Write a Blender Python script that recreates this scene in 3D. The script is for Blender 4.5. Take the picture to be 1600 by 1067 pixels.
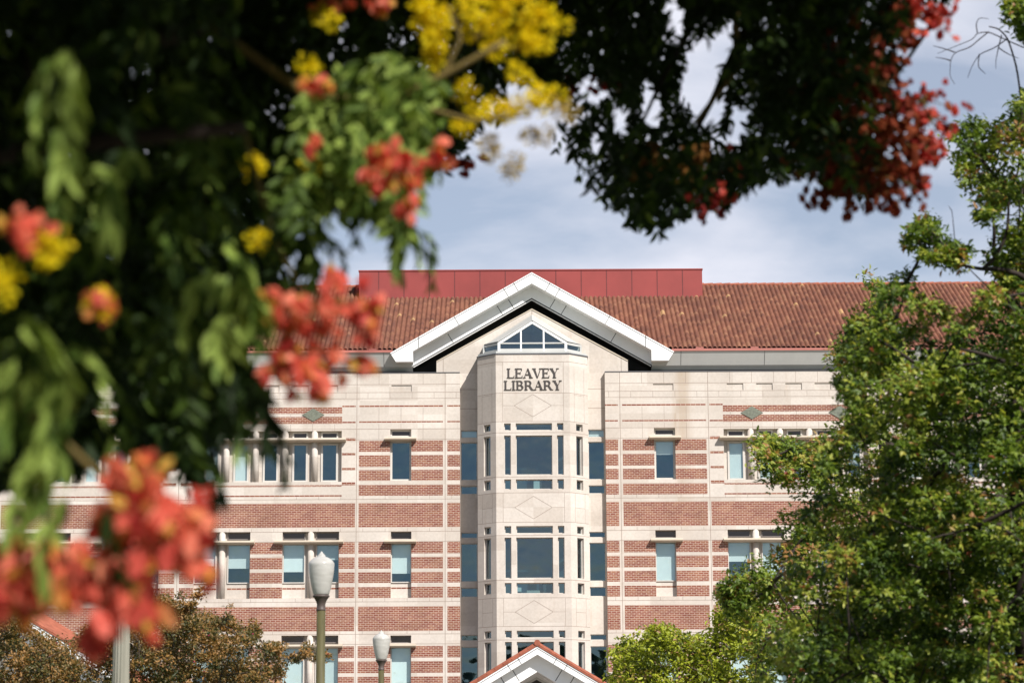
import bpy, math
import numpy as np
from mathutils import Matrix, Vector

for o in list(bpy.data.objects):
    bpy.data.objects.remove(o)
scene = bpy.context.scene
COL = scene.collection
rng = np.random.default_rng(11)

# ------------------------------------------------------------------ camera
F = 3778.0                       # focal length in pixels of the 1600 px wide photograph (85 mm)
PITCH = math.atan(697.0 / F)
ROLL = math.radians(0.3)
CAM = np.array([0.0, 0.0, 1.7])
_X = np.array([1.0, 0, 0])
_FW = np.array([0, math.cos(PITCH), math.sin(PITCH)])
_UP = np.array([0, -math.sin(PITCH), math.cos(PITCH)])
C_R = math.cos(ROLL) * _X - math.sin(ROLL) * _UP
C_U = math.sin(ROLL) * _X + math.cos(ROLL) * _UP
cam_d = bpy.data.cameras.new("camera")
cam = bpy.data.objects.new("camera", cam_d)
COL.objects.link(cam)
cam_d.sensor_width = 36.0
cam_d.lens = F * 36.0 / 1600.0
cam_d.clip_end = 3000.0
cam_d.clip_start = 0.1
cam_d.dof.use_dof = True
cam_d.dof.focus_distance = 100.0
cam_d.dof.aperture_fstop = 2.7
cam_d.dof.aperture_blades = 0
M = Matrix.Identity(4)
for i in range(3):
    M[i][0] = C_R[i]; M[i][1] = C_U[i]; M[i][2] = -_FW[i]; M[i][3] = CAM[i]
cam.matrix_world = M
scene.camera = cam

# ------------------------------------------------------------------ light
SUN_AZ = math.radians(34.0)      # to the right of the line from the facade to the camera
SUN_EL = math.radians(42.0)
SUN = np.array([math.cos(SUN_EL) * math.sin(SUN_AZ), -math.cos(SUN_EL) * math.cos(SUN_AZ), math.sin(SUN_EL)])
sd = bpy.data.lights.new("sun", "SUN")
sd.energy = 4.9
sd.angle = math.radians(0.53)
sd.color = (1.0, 0.955, 0.90)
so = bpy.data.objects.new("sun", sd)
COL.objects.link(so)
so.rotation_euler = Vector(-SUN).to_track_quat("-Z", "Y").to_euler()
so.location = (40, -60, 80)

world = bpy.data.worlds.new("World")
scene.world = world
world.use_nodes = True
wt = world.node_tree
wt.nodes.clear()
def wn(t, **k):
    n = wt.nodes.new(t)
    for a, b in k.items():
        setattr(n, a, b)
    return n
w_out = wn("ShaderNodeOutputWorld")
w_bg = wn("ShaderNodeBackground")
w_bg.inputs["Strength"].default_value = 0.065
sky = wn("ShaderNodeTexSky", sky_type="NISHITA", sun_disc=False)
sky.sun_elevation = SUN_EL
sky.sun_rotation = math.atan2(SUN[0], SUN[1])
sky.air_density = 1.0; sky.dust_density = 0.4; sky.ozone_density = 2.2
tc = wn("ShaderNodeTexCoord")
sep = wn("ShaderNodeSeparateXYZ")
wt.links.new(tc.outputs["Generated"], sep.inputs[0])
zz = wn("ShaderNodeMath", operation="ADD"); zz.inputs[1].default_value = 0.12
wt.links.new(sep.outputs["Z"], zz.inputs[0])
dx = wn("ShaderNodeMath", operation="DIVIDE"); dy = wn("ShaderNodeMath", operation="DIVIDE")
wt.links.new(sep.outputs["X"], dx.inputs[0]); wt.links.new(zz.outputs[0], dx.inputs[1])
wt.links.new(sep.outputs["Y"], dy.inputs[0]); wt.links.new(zz.outputs[0], dy.inputs[1])
cmb = wn("ShaderNodeCombineXYZ")
wt.links.new(dx.outputs[0], cmb.inputs[0]); wt.links.new(dy.outputs[0], cmb.inputs[1])
cmap = wn("ShaderNodeMapping")
cmap.inputs["Scale"].default_value = (1.3, 1.25, 1.0)
cmap.inputs["Location"].default_value = (52.7, 1.2, 0.0)
wt.links.new(cmb.outputs[0], cmap.inputs[0])
cn = wn("ShaderNodeTexNoise")
cn.inputs["Scale"].default_value = 1.0; cn.inputs["Detail"].default_value = 7.0
cn.inputs["Roughness"].default_value = 0.5; cn.inputs["Distortion"].default_value = 0.25
wt.links.new(cmap.outputs[0], cn.inputs["Vector"])
cr = wn("ShaderNodeValToRGB")
cr.color_ramp.elements[0].position = 0.40; cr.color_ramp.elements[1].position = 0.54
cr.color_ramp.elements[0].color = (0.33, 0.33, 0.33, 1)
cr.color_ramp.elements[1].color = (1, 1, 1, 1)
wt.links.new(cn.outputs["Fac"], cr.inputs[0])
# cloud bank over the building; thinner unseen cloud added behind the camera for reflections
cy = wn("ShaderNodeMapRange"); cy.inputs["From Min"].default_value = -0.2; cy.inputs["From Max"].default_value = 0.6; cy.inputs["To Min"].default_value = 0.4
wt.links.new(sep.outputs["Y"], cy.inputs["Value"])
cm = wn("ShaderNodeMath", operation="MULTIPLY")
wt.links.new(cr.outputs[0], cm.inputs[0]); wt.links.new(cy.outputs[0], cm.inputs[1])
cmix = wn("ShaderNodeMixRGB")
cmix.inputs["Color2"].default_value = (9.0, 9.15, 10.2, 1)
wt.links.new(cm.outputs[0], cmix.inputs["Fac"])
wt.links.new(sky.outputs[0], cmix.inputs["Color1"])
wt.links.new(cmix.outputs[0], w_bg.inputs["Color"])
wt.links.new(w_bg.outputs[0], w_out.inputs["Surface"])

scene.view_settings.view_transform = "Standard"
scene.view_settings.look = "None"
scene.view_settings.exposure = 0.55
scene.view_settings.gamma = 1.0
scene.cycles.use_denoising = True
scene.cycles.max_bounces = 8
scene.cycles.transparent_max_bounces = 12

# ------------------------------------------------------------------ helpers
def ray(px, py):
    px = np.asarray(px, float); py = np.asarray(py, float)
    a = (px - 800.0) / F; b = (533.5 - py) / F
    return a[..., None] * C_R + b[..., None] * C_U + _FW

def PY(px, py, Y):               # the point of the plane y = Y seen at a pixel of the photograph
    d = ray(px, py)
    return CAM + d * ((Y - CAM[1]) / d[..., 1])[..., None]

def PD(px, py, depth):           # the point seen at a pixel, at a distance along the view axis
    return CAM + ray(px, py) * np.asarray(depth, float)[..., None]

def project(P):
    q = P - CAM
    d = q @ _FW
    return 800 + F * (q @ C_R) / d, 533.5 - F * (q @ C_U) / d, d

def inpoly(px, py, poly):
    c = np.zeros(len(px), bool)
    n = len(poly)
    for i in range(n):
        x0, y0 = poly[i]; x1, y1 = poly[(i + 1) % n]
        if y0 == y1:
            continue
        m = ((y0 > py) != (y1 > py)) & (px < (x1 - x0) * (py - y0) / (y1 - y0) + x0)
        c ^= m
    return c

MATS = {}
def new_mat(name):
    m = bpy.data.materials.new(name)
    m.use_nodes = True
    m.node_tree.nodes.clear()
    MATS[name] = m
    return m, m.node_tree

def N(nt, t, ins=None, **k):
    n = nt.nodes.new(t)
    for a, b in k.items():
        setattr(n, a, b)
    for a, b in (ins or {}).items():
        if hasattr(b, "is_output") or isinstance(b, bpy.types.NodeSocket):
            nt.links.new(b, n.inputs[a])
        else:
            n.inputs[a].default_value = b
    return n

def ramp(nt, fac, stops):
    r = N(nt, "ShaderNodeValToRGB", {0: fac})
    e = r.color_ramp.elements
    while len(e) < len(stops):
        e.new(0.5)
    for i, (p, c) in enumerate(stops):
        e[i].position = p
        e[i].color = (*c, 1)
    return r.outputs[0]

def finish(nt, shader):
    N(nt, "ShaderNodeOutputMaterial", {"Surface": shader})

def principled(nt, **k):
    ins = {}
    for a, b in k.items():
        ins[{"color": "Base Color", "rough": "Roughness", "spec": "Specular IOR Level", "metal": "Metallic", "normal": "Normal"}[a]] = b
    return N(nt, "ShaderNodeBsdfPrincipled", ins).outputs[0]

def c4(c):
    return (*c, 1.0)

def plain(name, color, rough=0.6, spec=0.4, metal=0.0, var=0.15, scale=3.0, stretch=(1, 1, 1)):
    m, nt = new_mat(name)
    t = N(nt, "ShaderNodeTexCoord")
    mp = N(nt, "ShaderNodeMapping", {"Vector": t.outputs["Object"], "Scale": stretch})
    n = N(nt, "ShaderNodeTexNoise", {"Vector": mp.outputs[0], "Scale": scale, "Detail": 6.0, "Roughness": 0.6})
    lo = tuple(c * (1 - var) for c in color); hi = tuple(min(1, c * (1 + var)) for c in color)
    col = ramp(nt, n.outputs["Fac"], [(0.3, lo), (0.7, hi)])
    finish(nt, principled(nt, color=col, rough=rough, spec=spec, metal=metal))
    return m

# ---- stone with run-off stains, block to block variation
def stone_mat(name, base, stain=0.5):
    m, nt = new_mat(name)
    t = N(nt, "ShaderNodeTexCoord")
    o = t.outputs["Object"]
    big = N(nt, "ShaderNodeTexNoise", {"Vector": o, "Scale": 0.55, "Detail": 5.0, "Roughness": 0.6})
    fine = N(nt, "ShaderNodeTexNoise", {"Vector": o, "Scale": 9.0, "Detail": 5.0, "Roughness": 0.65})
    mp = N(nt, "ShaderNodeMapping", {"Vector": o, "Scale": (2.2, 2.2, 0.16)})
    st = N(nt, "ShaderNodeTexNoise", {"Vector": mp.outputs[0], "Scale": 1.0, "Detail": 6.0, "Roughness": 0.7})
    sx = N(nt, "ShaderNodeSeparateXYZ", {0: o})
    blk = N(nt, "ShaderNodeCombineXYZ", {0: N(nt, "ShaderNodeMath", {0: N(nt, "ShaderNodeMath", {0: sx.outputs[0], 1: 1.25}, operation="DIVIDE").outputs[0]}, operation="FLOOR").outputs[0],
                                         1: N(nt, "ShaderNodeMath", {0: N(nt, "ShaderNodeMath", {0: sx.outputs[2], 1: 0.61}, operation="DIVIDE").outputs[0]}, operation="FLOOR").outputs[0]})
    wnz = N(nt, "ShaderNodeTexWhiteNoise", {"Vector": blk.outputs[0]}, noise_dimensions="2D")
    c0 = ramp(nt, big.outputs["Fac"], [(0.3, tuple(c * 0.90 for c in base)), (0.7, tuple(min(1, c * 1.08) for c in base))])
    cb = ramp(nt, wnz.outputs["Value"], [(0.0, (0.85, 0.83, 0.81)), (1.0, (1.0, 1.0, 1.0))])
    c1 = N(nt, "ShaderNodeMixRGB", {"Fac": 1.0, "Color1": c0, "Color2": cb}, blend_type="MULTIPLY")
    cf = ramp(nt, fine.outputs["Fac"], [(0.25, (0.88, 0.87, 0.86)), (0.6, (1, 1, 1))])
    c2 = N(nt, "ShaderNodeMixRGB", {"Fac": 1.0, "Color1": c1.outputs[0], "Color2": cf}, blend_type="MULTIPLY")
    fs = N(nt, "ShaderNodeMapRange", {"Value": st.outputs["Fac"], "From Min": 0.56, "From Max": 0.78, "To Min": 0.0, "To Max": stain})
    c3 = N(nt, "ShaderNodeMixRGB", {"Fac": fs.outputs[0], "Color1": c2.outputs[0], "Color2": c4((0.36, 0.27, 0.19))}, blend_type="MIX")
    # one long rust run below a leaking eave on the right wing
    wob = N(nt, "ShaderNodeMath", {0: N(nt, "ShaderNodeMath", {0: st.outputs["Fac"], 1: 0.9}, operation="MULTIPLY").outputs[0], 1: -0.45}, operation="ADD")
    dxs = N(nt, "ShaderNodeMath", {0: N(nt, "ShaderNodeMath", {0: N(nt, "ShaderNodeMath", {0: sx.outputs[0], 1: 6.52}, operation="SUBTRACT").outputs[0], 1: wob.outputs[0]}, operation="ADD").outputs[0]}, operation="ABSOLUTE")
    fx = N(nt, "ShaderNodeMapRange", {"Value": dxs.outputs[0], "From Min": 0.05, "From Max": 0.55, "To Min": 0.5, "To Max": 0.0}, interpolation_type="SMOOTHSTEP")
    fz = N(nt, "ShaderNodeMapRange", {"Value": sx.outputs[2], "From Min": 11.5, "From Max": 17.0, "To Min": 0.0, "To Max": 1.0})
    fr_ = N(nt, "ShaderNodeMath", {0: fx.outputs[0], 1: fz.outputs[0]}, operation="MULTIPLY")
    fq_ = N(nt, "ShaderNodeMath", {0: fr_.outputs[0], 1: N(nt, "ShaderNodeMapRange", {"Value": fine.outputs["Fac"], "From Min": 0.2, "From Max": 0.7, "To Min": 0.4, "To Max": 1.1}).outputs[0]}, operation="MULTIPLY")
    c3 = N(nt, "ShaderNodeMixRGB", {"Fac": fq_.outputs[0], "Color1": c3.outputs[0], "Color2": c4((0.30, 0.20, 0.11))})
    bp = N(nt, "ShaderNodeBump", {"Height": fine.outputs["Fac"], "Strength": 0.15, "Distance": 0.02})
    finish(nt, principled(nt, color=c3.outputs[0], rough=0.8, spec=0.25, normal=bp.outputs[0]))
    return m
stone_mat("stone", (0.57, 0.518, 0.465), 0.42)
plain("joint", (0.27, 0.215, 0.18), 0.9, 0.1)

def brick_mat():
    m, nt = new_mat("brick")
    t = N(nt, "ShaderNodeTexCoord")
    sx = N(nt, "ShaderNodeSeparateXYZ", {0: t.outputs["Object"]})
    v = N(nt, "ShaderNodeCombineXYZ", {0: sx.outputs[0], 1: sx.outputs[2], 2: 0.0})
    b = N(nt, "ShaderNodeTexBrick", {"Vector": v.outputs[0], "Color1": c4((0.185, 0.052, 0.034)), "Color2": c4((0.26, 0.118, 0.068)),
                                     "Mortar": c4((0.46, 0.37, 0.31)), "Scale": 1.0, "Mortar Size": 0.0095, "Mortar Smooth": 0.2,
                                     "Bias": -0.15, "Brick Width": 0.215, "Row Height": 0.078}, offset=0.5)
    n = N(nt, "ShaderNodeTexNoise", {"Vector": t.outputs["Object"], "Scale": 0.8, "Detail": 6.0, "Roughness": 0.7})
    cv = ramp(nt, n.outputs["Fac"], [(0.28, (0.74, 0.70, 0.69)), (0.5, (0.98, 0.96, 0.95)), (0.72, (1.22, 1.2, 1.18))])
    c = N(nt, "ShaderNodeMixRGB", {"Fac": 1.0, "Color1": b.outputs["Color"], "Color2": cv}, blend_type="MULTIPLY")
    bp = N(nt, "ShaderNodeBump", {"Height": b.outputs["Fac"], "Strength": 0.4, "Distance": 0.008}, invert=True)
    finish(nt, principled(nt, color=c.outputs[0], rough=0.85, spec=0.2, normal=bp.outputs[0]))
brick_mat()

def tile_mat():
    m, nt = new_mat("roof_tile")
    at = N(nt, "ShaderNodeAttribute", attribute_name="tint")
    t = N(nt, "ShaderNodeTexCoord")
    n = N(nt, "ShaderNodeTexNoise", {"Vector": t.outputs["Object"], "Scale": 0.45, "Detail": 5.0, "Roughness": 0.6})
    n2 = N(nt, "ShaderNodeTexNoise", {"Vector": t.outputs["Object"], "Scale": 14.0, "Detail": 4.0})
    c = ramp(nt, at.outputs["Fac"], [(0.0, (0.13, 0.056, 0.040)), (0.3, (0.18, 0.072, 0.047)), (0.62, (0.215, 0.090, 0.056)), (0.9, (0.26, 0.125, 0.075)), (0.95, (0.42, 0.25, 0.12)), (1.0, (0.46, 0.29, 0.14))])
    cv = ramp(nt, n.outputs["Fac"], [(0.3, (0.75, 0.74, 0.76)), (0.7, (1.1, 1.08, 1.05))])
    c1 = N(nt, "ShaderNodeMixRGB", {"Fac": 1.0, "Color1": c, "Color2": cv}, blend_type="MULTIPLY")
    cw = ramp(nt, n2.outputs["Fac"], [(0.3, (0.8, 0.8, 0.8)), (0.65, (1.05, 1.05, 1.05))])
    c2 = N(nt, "ShaderNodeMixRGB", {"Fac": 1.0, "Color1": c1.outputs[0], "Color2": cw}, blend_type="MULTIPLY")
    finish(nt, principled(nt, color=c2.outputs[0], rough=0.8, spec=0.25))
tile_mat()
plain("white_metal", (0.76, 0.76, 0.75), 0.45, 0.4, 0, 0.05, 1.5, (1, 1, 0.4))
plain("grey_metal", (0.46, 0.46, 0.44), 0.45, 0.4, 0, 0.07, 1.2, (1, 1, 0.4))
plain("seam", (0.10, 0.10, 0.10), 0.7, 0.2)
plain("dark_recess", (0.045, 0.043, 0.042), 0.8, 0.2)  # near-black colour stands in for shade in eave and gable recesses
plain("coping_metal", (0.09, 0.09, 0.10), 0.5, 0.4)
plain("clay", (0.27, 0.085, 0.05), 0.8, 0.25, 0, 0.3, 3.0)
plain("gutter_red", (0.36, 0.13, 0.105), 0.55, 0.35, 0, 0.08, 1.0)
plain("screen_red", (0.24, 0.042, 0.037), 0.5, 0.4, 0, 0.14, 0.5)
plain("screen_seam_shade", (0.12, 0.028, 0.028), 0.6, 0.3)
plain("frame_metal", (0.50, 0.47, 0.43), 0.5, 0.4, 0, 0.05)
plain("frame_dark", (0.16, 0.14, 0.13), 0.5, 0.4, 0, 0.05)
plain("blind_fabric", (0.72, 0.73, 0.71), 0.8, 0.2, 0, 0.03)
plain("interior", (0.05, 0.085, 0.11), 0.9, 0.1, 0, 0.6, 0.5)  # dark blue backing colour paints in the gloom of unlit rooms
plain("bronze_letter", (0.055, 0.045, 0.042), 0.5, 0.4)
plain("green_stone", (0.145, 0.155, 0.12), 0.6, 0.3, 0, 0.25, 12)
plain("stone_ledge", (0.52, 0.45, 0.36), 0.8, 0.2, 0, 0.1, 2)

def glass_mat(name, tint, refl, rough=0.02):
    m, nt = new_mat(name)
    lw = N(nt, "ShaderNodeLayerWeight", {"Blend": 0.5})      # facing: the same from both sides of the pane
    p5 = N(nt, "ShaderNodeMath", {0: lw.outputs["Facing"], 1: 4.0}, operation="POWER")
    fr = N(nt, "ShaderNodeMath", {0: p5.outputs[0], 1: 0.85, 2: 0.15}, operation="MULTIPLY_ADD")
    t = N(nt, "ShaderNodeTexCoord")
    n = N(nt, "ShaderNodeTexNoise", {"Vector": t.outputs["Object"], "Scale": 0.7, "Detail": 2.0})
    bp = N(nt, "ShaderNodeBump", {"Height": n.outputs["Fac"], "Strength": 0.7, "Distance": 0.06})
    oi = N(nt, "ShaderNodeObjectInfo")
    tv = N(nt, "ShaderNodeMixRGB", {"Fac": oi.outputs["Random"], "Color1": c4(tuple(c * 0.82 for c in tint)), "Color2": c4(tint)})
    tr = N(nt, "ShaderNodeBsdfTransparent", {"Color": tv.outputs[0]})
    gl = N(nt, "ShaderNodeBsdfGlossy", {"Color": c4(refl), "Roughness": rough, "Normal": bp.outputs[0]})
    finish(nt, N(nt, "ShaderNodeMixShader", {0: fr.outputs[0], 1: tr.outputs[0], 2: gl.outputs[0]}).outputs[0])
glass_mat("glass", (0.82, 0.91, 0.91), (0.6, 0.85, 1.0))
glass_mat("glass_bronze", (0.30, 0.20, 0.18), (0.55, 0.45, 0.42), 0.2)
glass_mat("glass_dark", (0.55, 0.72, 0.74), (0.75, 0.9, 1.0))

def link(name, me, mats, parent=None):
    o = bpy.data.objects.new(name, me)
    for m in mats:
        me.materials.append(MATS[m])
    COL.objects.link(o)
    if parent is not None:
        o.parent = parent
    return o

def tag(o, label=None, cat=None, group=None, kind=None):
    if label: o["label"] = label
    if cat: o["category"] = cat
    if group: o["group"] = group
    if kind: o["kind"] = kind
    return o

def empty(name, loc):
    o = bpy.data.objects.new(name, None)
    o.location = [float(v) for v in loc]
    COL.objects.link(o)
    return o

ORIGIN = np.zeros(3)             # base of the thing being built: parts are meshed relative to it
class MB:
    def __init__(s, *mats):
        s.mats = list(mats); s.v = []; s.f = []; s.m = []
    def mi(s, m):
        if m is None: return 0
        if m not in s.mats: s.mats.append(m)
        return s.mats.index(m)
    def poly(s, pts, m=None):
        b = len(s.v); s.v += [tuple(p) for p in pts]; s.f.append(tuple(range(b, b + len(pts)))); s.m.append(s.mi(m))
    def box(s, x0, x1, y0, y1, z0, z1, m=None):
        if x0 > x1: x0, x1 = x1, x0
        b = len(s.v)
        s.v += [(x0, y0, z0), (x1, y0, z0), (x1, y1, z0), (x0, y1, z0), (x0, y0, z1), (x1, y0, z1), (x1, y1, z1), (x0, y1, z1)]
        for q in ((0, 1, 5, 4), (1, 2, 6, 5), (2, 3, 7, 6), (3, 0, 4, 7), (4, 5, 6, 7), (3, 2, 1, 0)):
            s.f.append(tuple(b + i for i in q)); s.m.append(s.mi(m))
    def prism(s, pts, off, m=None):          # polygon (3d points) extruded by a vector
        off = np.asarray(off, float)
        a = [np.asarray(p, float) for p in pts]; b = [p + off for p in a]
        k = len(s.v); n = len(a)
        s.v += [tuple(p) for p in a] + [tuple(p) for p in b]
        s.f.append(tuple(range(k, k + n))); s.m.append(s.mi(m))
        s.f.append(tuple(range(k + 2 * n - 1, k + n - 1, -1))); s.m.append(s.mi(m))
        for i in range(n):
            j = (i + 1) % n
            s.f.append((k + i, k + n + i, k + n + j, k + j)); s.m.append(s.mi(m))
    def tube(s, pts, rad, n=7, m=None, cap=True):
        pts = np.asarray(pts, float); rad = np.broadcast_to(np.asarray(rad, float), (len(pts),))
        t = np.gradient(pts, axis=0); t /= np.linalg.norm(t, axis=1)[:, None] + 1e-9
        up = np.array([0.31, 0.17, 0.93])
        k = len(s.v)
        for p, d, r in zip(pts, t, rad):
            a = np.cross(d, up)
            if np.linalg.norm(a) < 1e-3: a = np.cross(d, (1, 0, 0))
            a /= np.linalg.norm(a); b = np.cross(d, a)
            for i in range(n):
                w = 2 * math.pi * i / n
                s.v.append(tuple(p + r * (math.cos(w) * a + math.sin(w) * b)))
        for i in range(len(pts) - 1):
            for j in range(n):
                j2 = (j + 1) % n
                s.f.append((k + i * n + j, k + i * n + j2, k + (i + 1) * n + j2, k + (i + 1) * n + j)); s.m.append(s.mi(m))
        if cap:
            s.f.append(tuple(k + j for j in range(n - 1, -1, -1))); s.m.append(s.mi(m))
            e = k + (len(pts) - 1) * n
            s.f.append(tuple(e + j for j in range(n))); s.m.append(s.mi(m))
    def lathe(s, c, prof, n=24, m=None):     # prof: (radius, z)
        k = len(s.v)
        for r, z in prof:
            for i in range(n):
                w = 2 * math.pi * i / n
                s.v.append((c[0] + r * math.cos(w), c[1] + r * math.sin(w), c[2] + z))
        for i in range(len(prof) - 1):
            for j in range(n):
                j2 = (j + 1) % n
                s.f.append((k + i * n + j, k + i * n + j2, k + (i + 1) * n + j2, k + (i + 1) * n + j)); s.m.append(s.mi(m))
        s.f.append(tuple(k + j for j in range(n - 1, -1, -1))); s.m.append(s.mi(m))
        e = k + (len(prof) - 1) * n
        s.f.append(tuple(e + j for j in range(n))); s.m.append(s.mi(m))
    def build(s, name, parent=None, smooth=False, origin=None):
        o0 = ORIGIN if origin is None else origin
        me = bpy.data.meshes.new(name)
        me.from_pydata([(p[0] - o0[0], p[1] - o0[1], p[2] - o0[2]) for p in s.v], [], s.f)
        me.polygons.foreach_set("material_index", s.m)
        if smooth:
            me.polygons.foreach_set("use_smooth", [True] * len(s.f))
        me.update()
        return link(name, me, s.mats, parent)

class Grid:
    """A wall face: rectangles painted over each other in (s, z), some pushed in by a depth, some left open."""
    def __init__(s, O, e, n):
        s.O = np.asarray(O, float); s.e = np.asarray(e, float); s.n = np.asarray(n, float); s.r = []
    def add(s, s0, s1, z0, z1, mat, depth=0.0):
        if s0 > s1: s0, s1 = s1, s0
        if z0 > z1: z0, z1 = z1, z0
        s.r.append((s0, s1, z0, z1, mat, depth))
    def mesh(s, mb):
        rnd = lambda a: np.unique(np.round(a, 4))
        xs = rnd([r[0] for r in s.r] + [r[1] for r in s.r]); zs = rnd([r[2] for r in s.r] + [r[3] for r in s.r])
        xc = (xs[:-1] + xs[1:]) / 2; zc = (zs[:-1] + zs[1:]) / 2
        mi = np.full((len(xc), len(zc)), -9, int); dp = np.zeros((len(xc), len(zc)))
        for r in s.r:
            a = np.where((xc > r[0]) & (xc < r[1]))[0]; b = np.where((zc > r[2]) & (zc < r[3]))[0]
            if len(a) and len(b):
                mi[a[0]:a[-1] + 1, b[0]:b[-1] + 1] = -1 if r[4] is None else mb.mi(r[4])
                dp[a[0]:a[-1] + 1, b[0]:b[-1] + 1] = r[5]
        def pt(x, z, d): return tuple(s.O + s.e * x + s.n * d + np.array([0, 0, z]))
        names = mb.mats
        for j in range(len(zc)):
            i = 0
            while i < len(xc):
                k = i
                while k + 1 < len(xc) and mi[k + 1, j] == mi[i, j] and dp[k + 1, j] == dp[i, j]: k += 1
                if mi[i, j] >= 0:
                    d = dp[i, j]
                    mb.poly([pt(xs[i], zs[j], d), pt(xs[k + 1], zs[j], d), pt(xs[k + 1], zs[j + 1], d), pt(xs[i], zs[j + 1], d)], names[mi[i, j]])
                i = k + 1
        def rm(a, b):
            v = max(a, b); w = min(a, b)
            return "stone"
        for j in range(len(zc)):
            for i in range(len(xc) - 1):
                if dp[i, j] != dp[i + 1, j] and mi[i, j] > -9 and mi[i + 1, j] > -9:
                    x = xs[i + 1]
                    mb.poly([pt(x, zs[j], dp[i, j]), pt(x, zs[j], dp[i + 1, j]), pt(x, zs[j + 1], dp[i + 1, j]), pt(x, zs[j + 1], dp[i, j])], "stone")
        for i in range(len(xc)):
            for j in range(len(zc) - 1):
                if dp[i, j] != dp[i, j + 1] and mi[i, j] > -9 and mi[i, j + 1] > -9:
                    z = zs[j + 1]
                    mb.poly([pt(xs[i], z, dp[i, j]), pt(xs[i + 1], z, dp[i, j]), pt(xs[i + 1], z, dp[i, j + 1]), pt(xs[i], z, dp[i, j + 1])], "stone")

# ------------------------------------------------------------------ the library
Y0 = 104.0
YR = Y0 + 0.25                   # wall of the gabled centre, a little behind the wings
YF = YR - 1.95                   # front of the bay
YO = YF + 0.80
XC = float(PY(832.6, 720, Y0)[0])
BASE = np.array([XC, Y0, 0.0])
ORIGIN = BASE
lib = empty("library_building", BASE)
tag(lib, "long brick and cream stone library with red tile roof and lettered central bay", "building")
def Z(py): return float(PY(627, py, Y0)[2])          # heights read along the left single bay
def S(px, py=745): return float(PY(px, py, Y0)[0]) - XC   # offsets from the centre line
ZS = {k: Z(k) for k in ()}
FLOOR = (Z(684) - Z(1006)) / 2
WIDE = [S(419), S(139.5)]        # centres of the wide sections (mirrored on the right)
PITCHW = (S(557) - S(278))       # width of a wide section
HALF_LEN = -WIDE[1] + PITCHW / 2 + 6.5
S_IN = S(718.7)                  # inner edge of a wing
S_P1, S_P2 = S(695.5), S(557)    # pilaster strips
ZTOP = Z(583)
rows = [(688, 705.6), (711, 729), (734, 750.6), (757, 774)]
WB = 23.8                        # pixels

def ledge(name, s0, s1, ztop, parent, off):
    mb = MB("stone_ledge")
    y0 = Y0 - 0.30
    pts = [(XC + s0, y0, ztop - 0.075), (XC + s0, y0, ztop - 0.02), (XC + s0, Y0 - 0.27, ztop), (XC + s0, Y0 + off, ztop), (XC + s0, Y0 + off, ztop - 0.14), (XC + s0, Y0 - 0.2, ztop - 0.13)]
    mb.prism(pts, (s1 - s0, 0, 0))
    return mb.build(name, parent)

def add_window(name, s0, s1, z0, z1, depth, parent, blind=0.0, fw=0.055, glass="glass", frame="frame_metal", O=None, e=None, n=None, bar=None):
    if s0 > s1: s0, s1 = s1, s0
    if O is None:
        O = np.array([XC, Y0, 0]); e = np.array([1.0, 0, 0]); n = np.array([0, 1.0, 0])
    def pt(x, z, d): return O + e * x + n * d + np.array([0, 0, z])
    mb = MB(frame)
    def bx(a, b, c, d):
        mb.prism([pt(a, c, depth - 0.02), pt(b, c, depth - 0.02), pt(b, d, depth - 0.02), pt(a, d, depth - 0.02)], n * 0.08)
    g = 0.002
    bx(s0 + g, s0 + fw, z0 + g, z1 - g); bx(s1 - fw, s1 - g, z0 + g, z1 - g)
    bx(s0 + fw + g, s1 - fw - g, z0 + g, z0 + fw); bx(s0 + fw + g, s1 - fw - g, z1 - fw, z1 - g)
    if bar is not None:
        bx(s0 + fw + g, s1 - fw - g, z0 + bar * (z1 - z0) - 0.02, z0 + bar * (z1 - z0) + 0.02)
    w = mb.build(name, parent)
    a, b, c, d = s0 + fw, s1 - fw, z0 + fw, z1 - fw
    mb = MB(glass)
    mb.poly([pt(a, c, depth + 0.03), pt(b, c, depth + 0.03), pt(b, d, depth + 0.03), pt(a, d, depth + 0.03)])
    mb.build("pane", w)
    if blind > 0:
        mb = MB("blind_fabric")
        zb = d - blind * (d - c)
        mb.prism([pt(a, zb, depth + 0.09), pt(b, zb, depth + 0.09), pt(b, d, depth + 0.09), pt(a, d, depth + 0.09)], n * 0.01)
        mb.build("blind", w)
    return w

def column(s, z0, z1, parent, r=0.14):
    mb = MB("stone")
    mb.lathe((XC + s, Y0 + 0.135, 0), [(r, z0), (r, z1)], 20)
    return mb.build("column", parent, smooth=True)

# blinds per window, left to right, as the photograph shows them
BL = {"top": {0: [1.0, 1.0, 0.0, 0.0, 0.0], 1: [0.6, 1.0, 0.5, 1.0, 1.0]},
      "single": {"L": [0.0, 0.78, 1.0], "R": [0.35, 1.0, 1.0]},
      2: {0: [0.55, 0.62, 0.72, 0.4], 1: [0.6, 0.5, 1.0, 0.5]},
      3: {0: [0.6, 1.0, 1.0, 1.0], 1: [1, 1, 1, 1]}}

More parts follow.
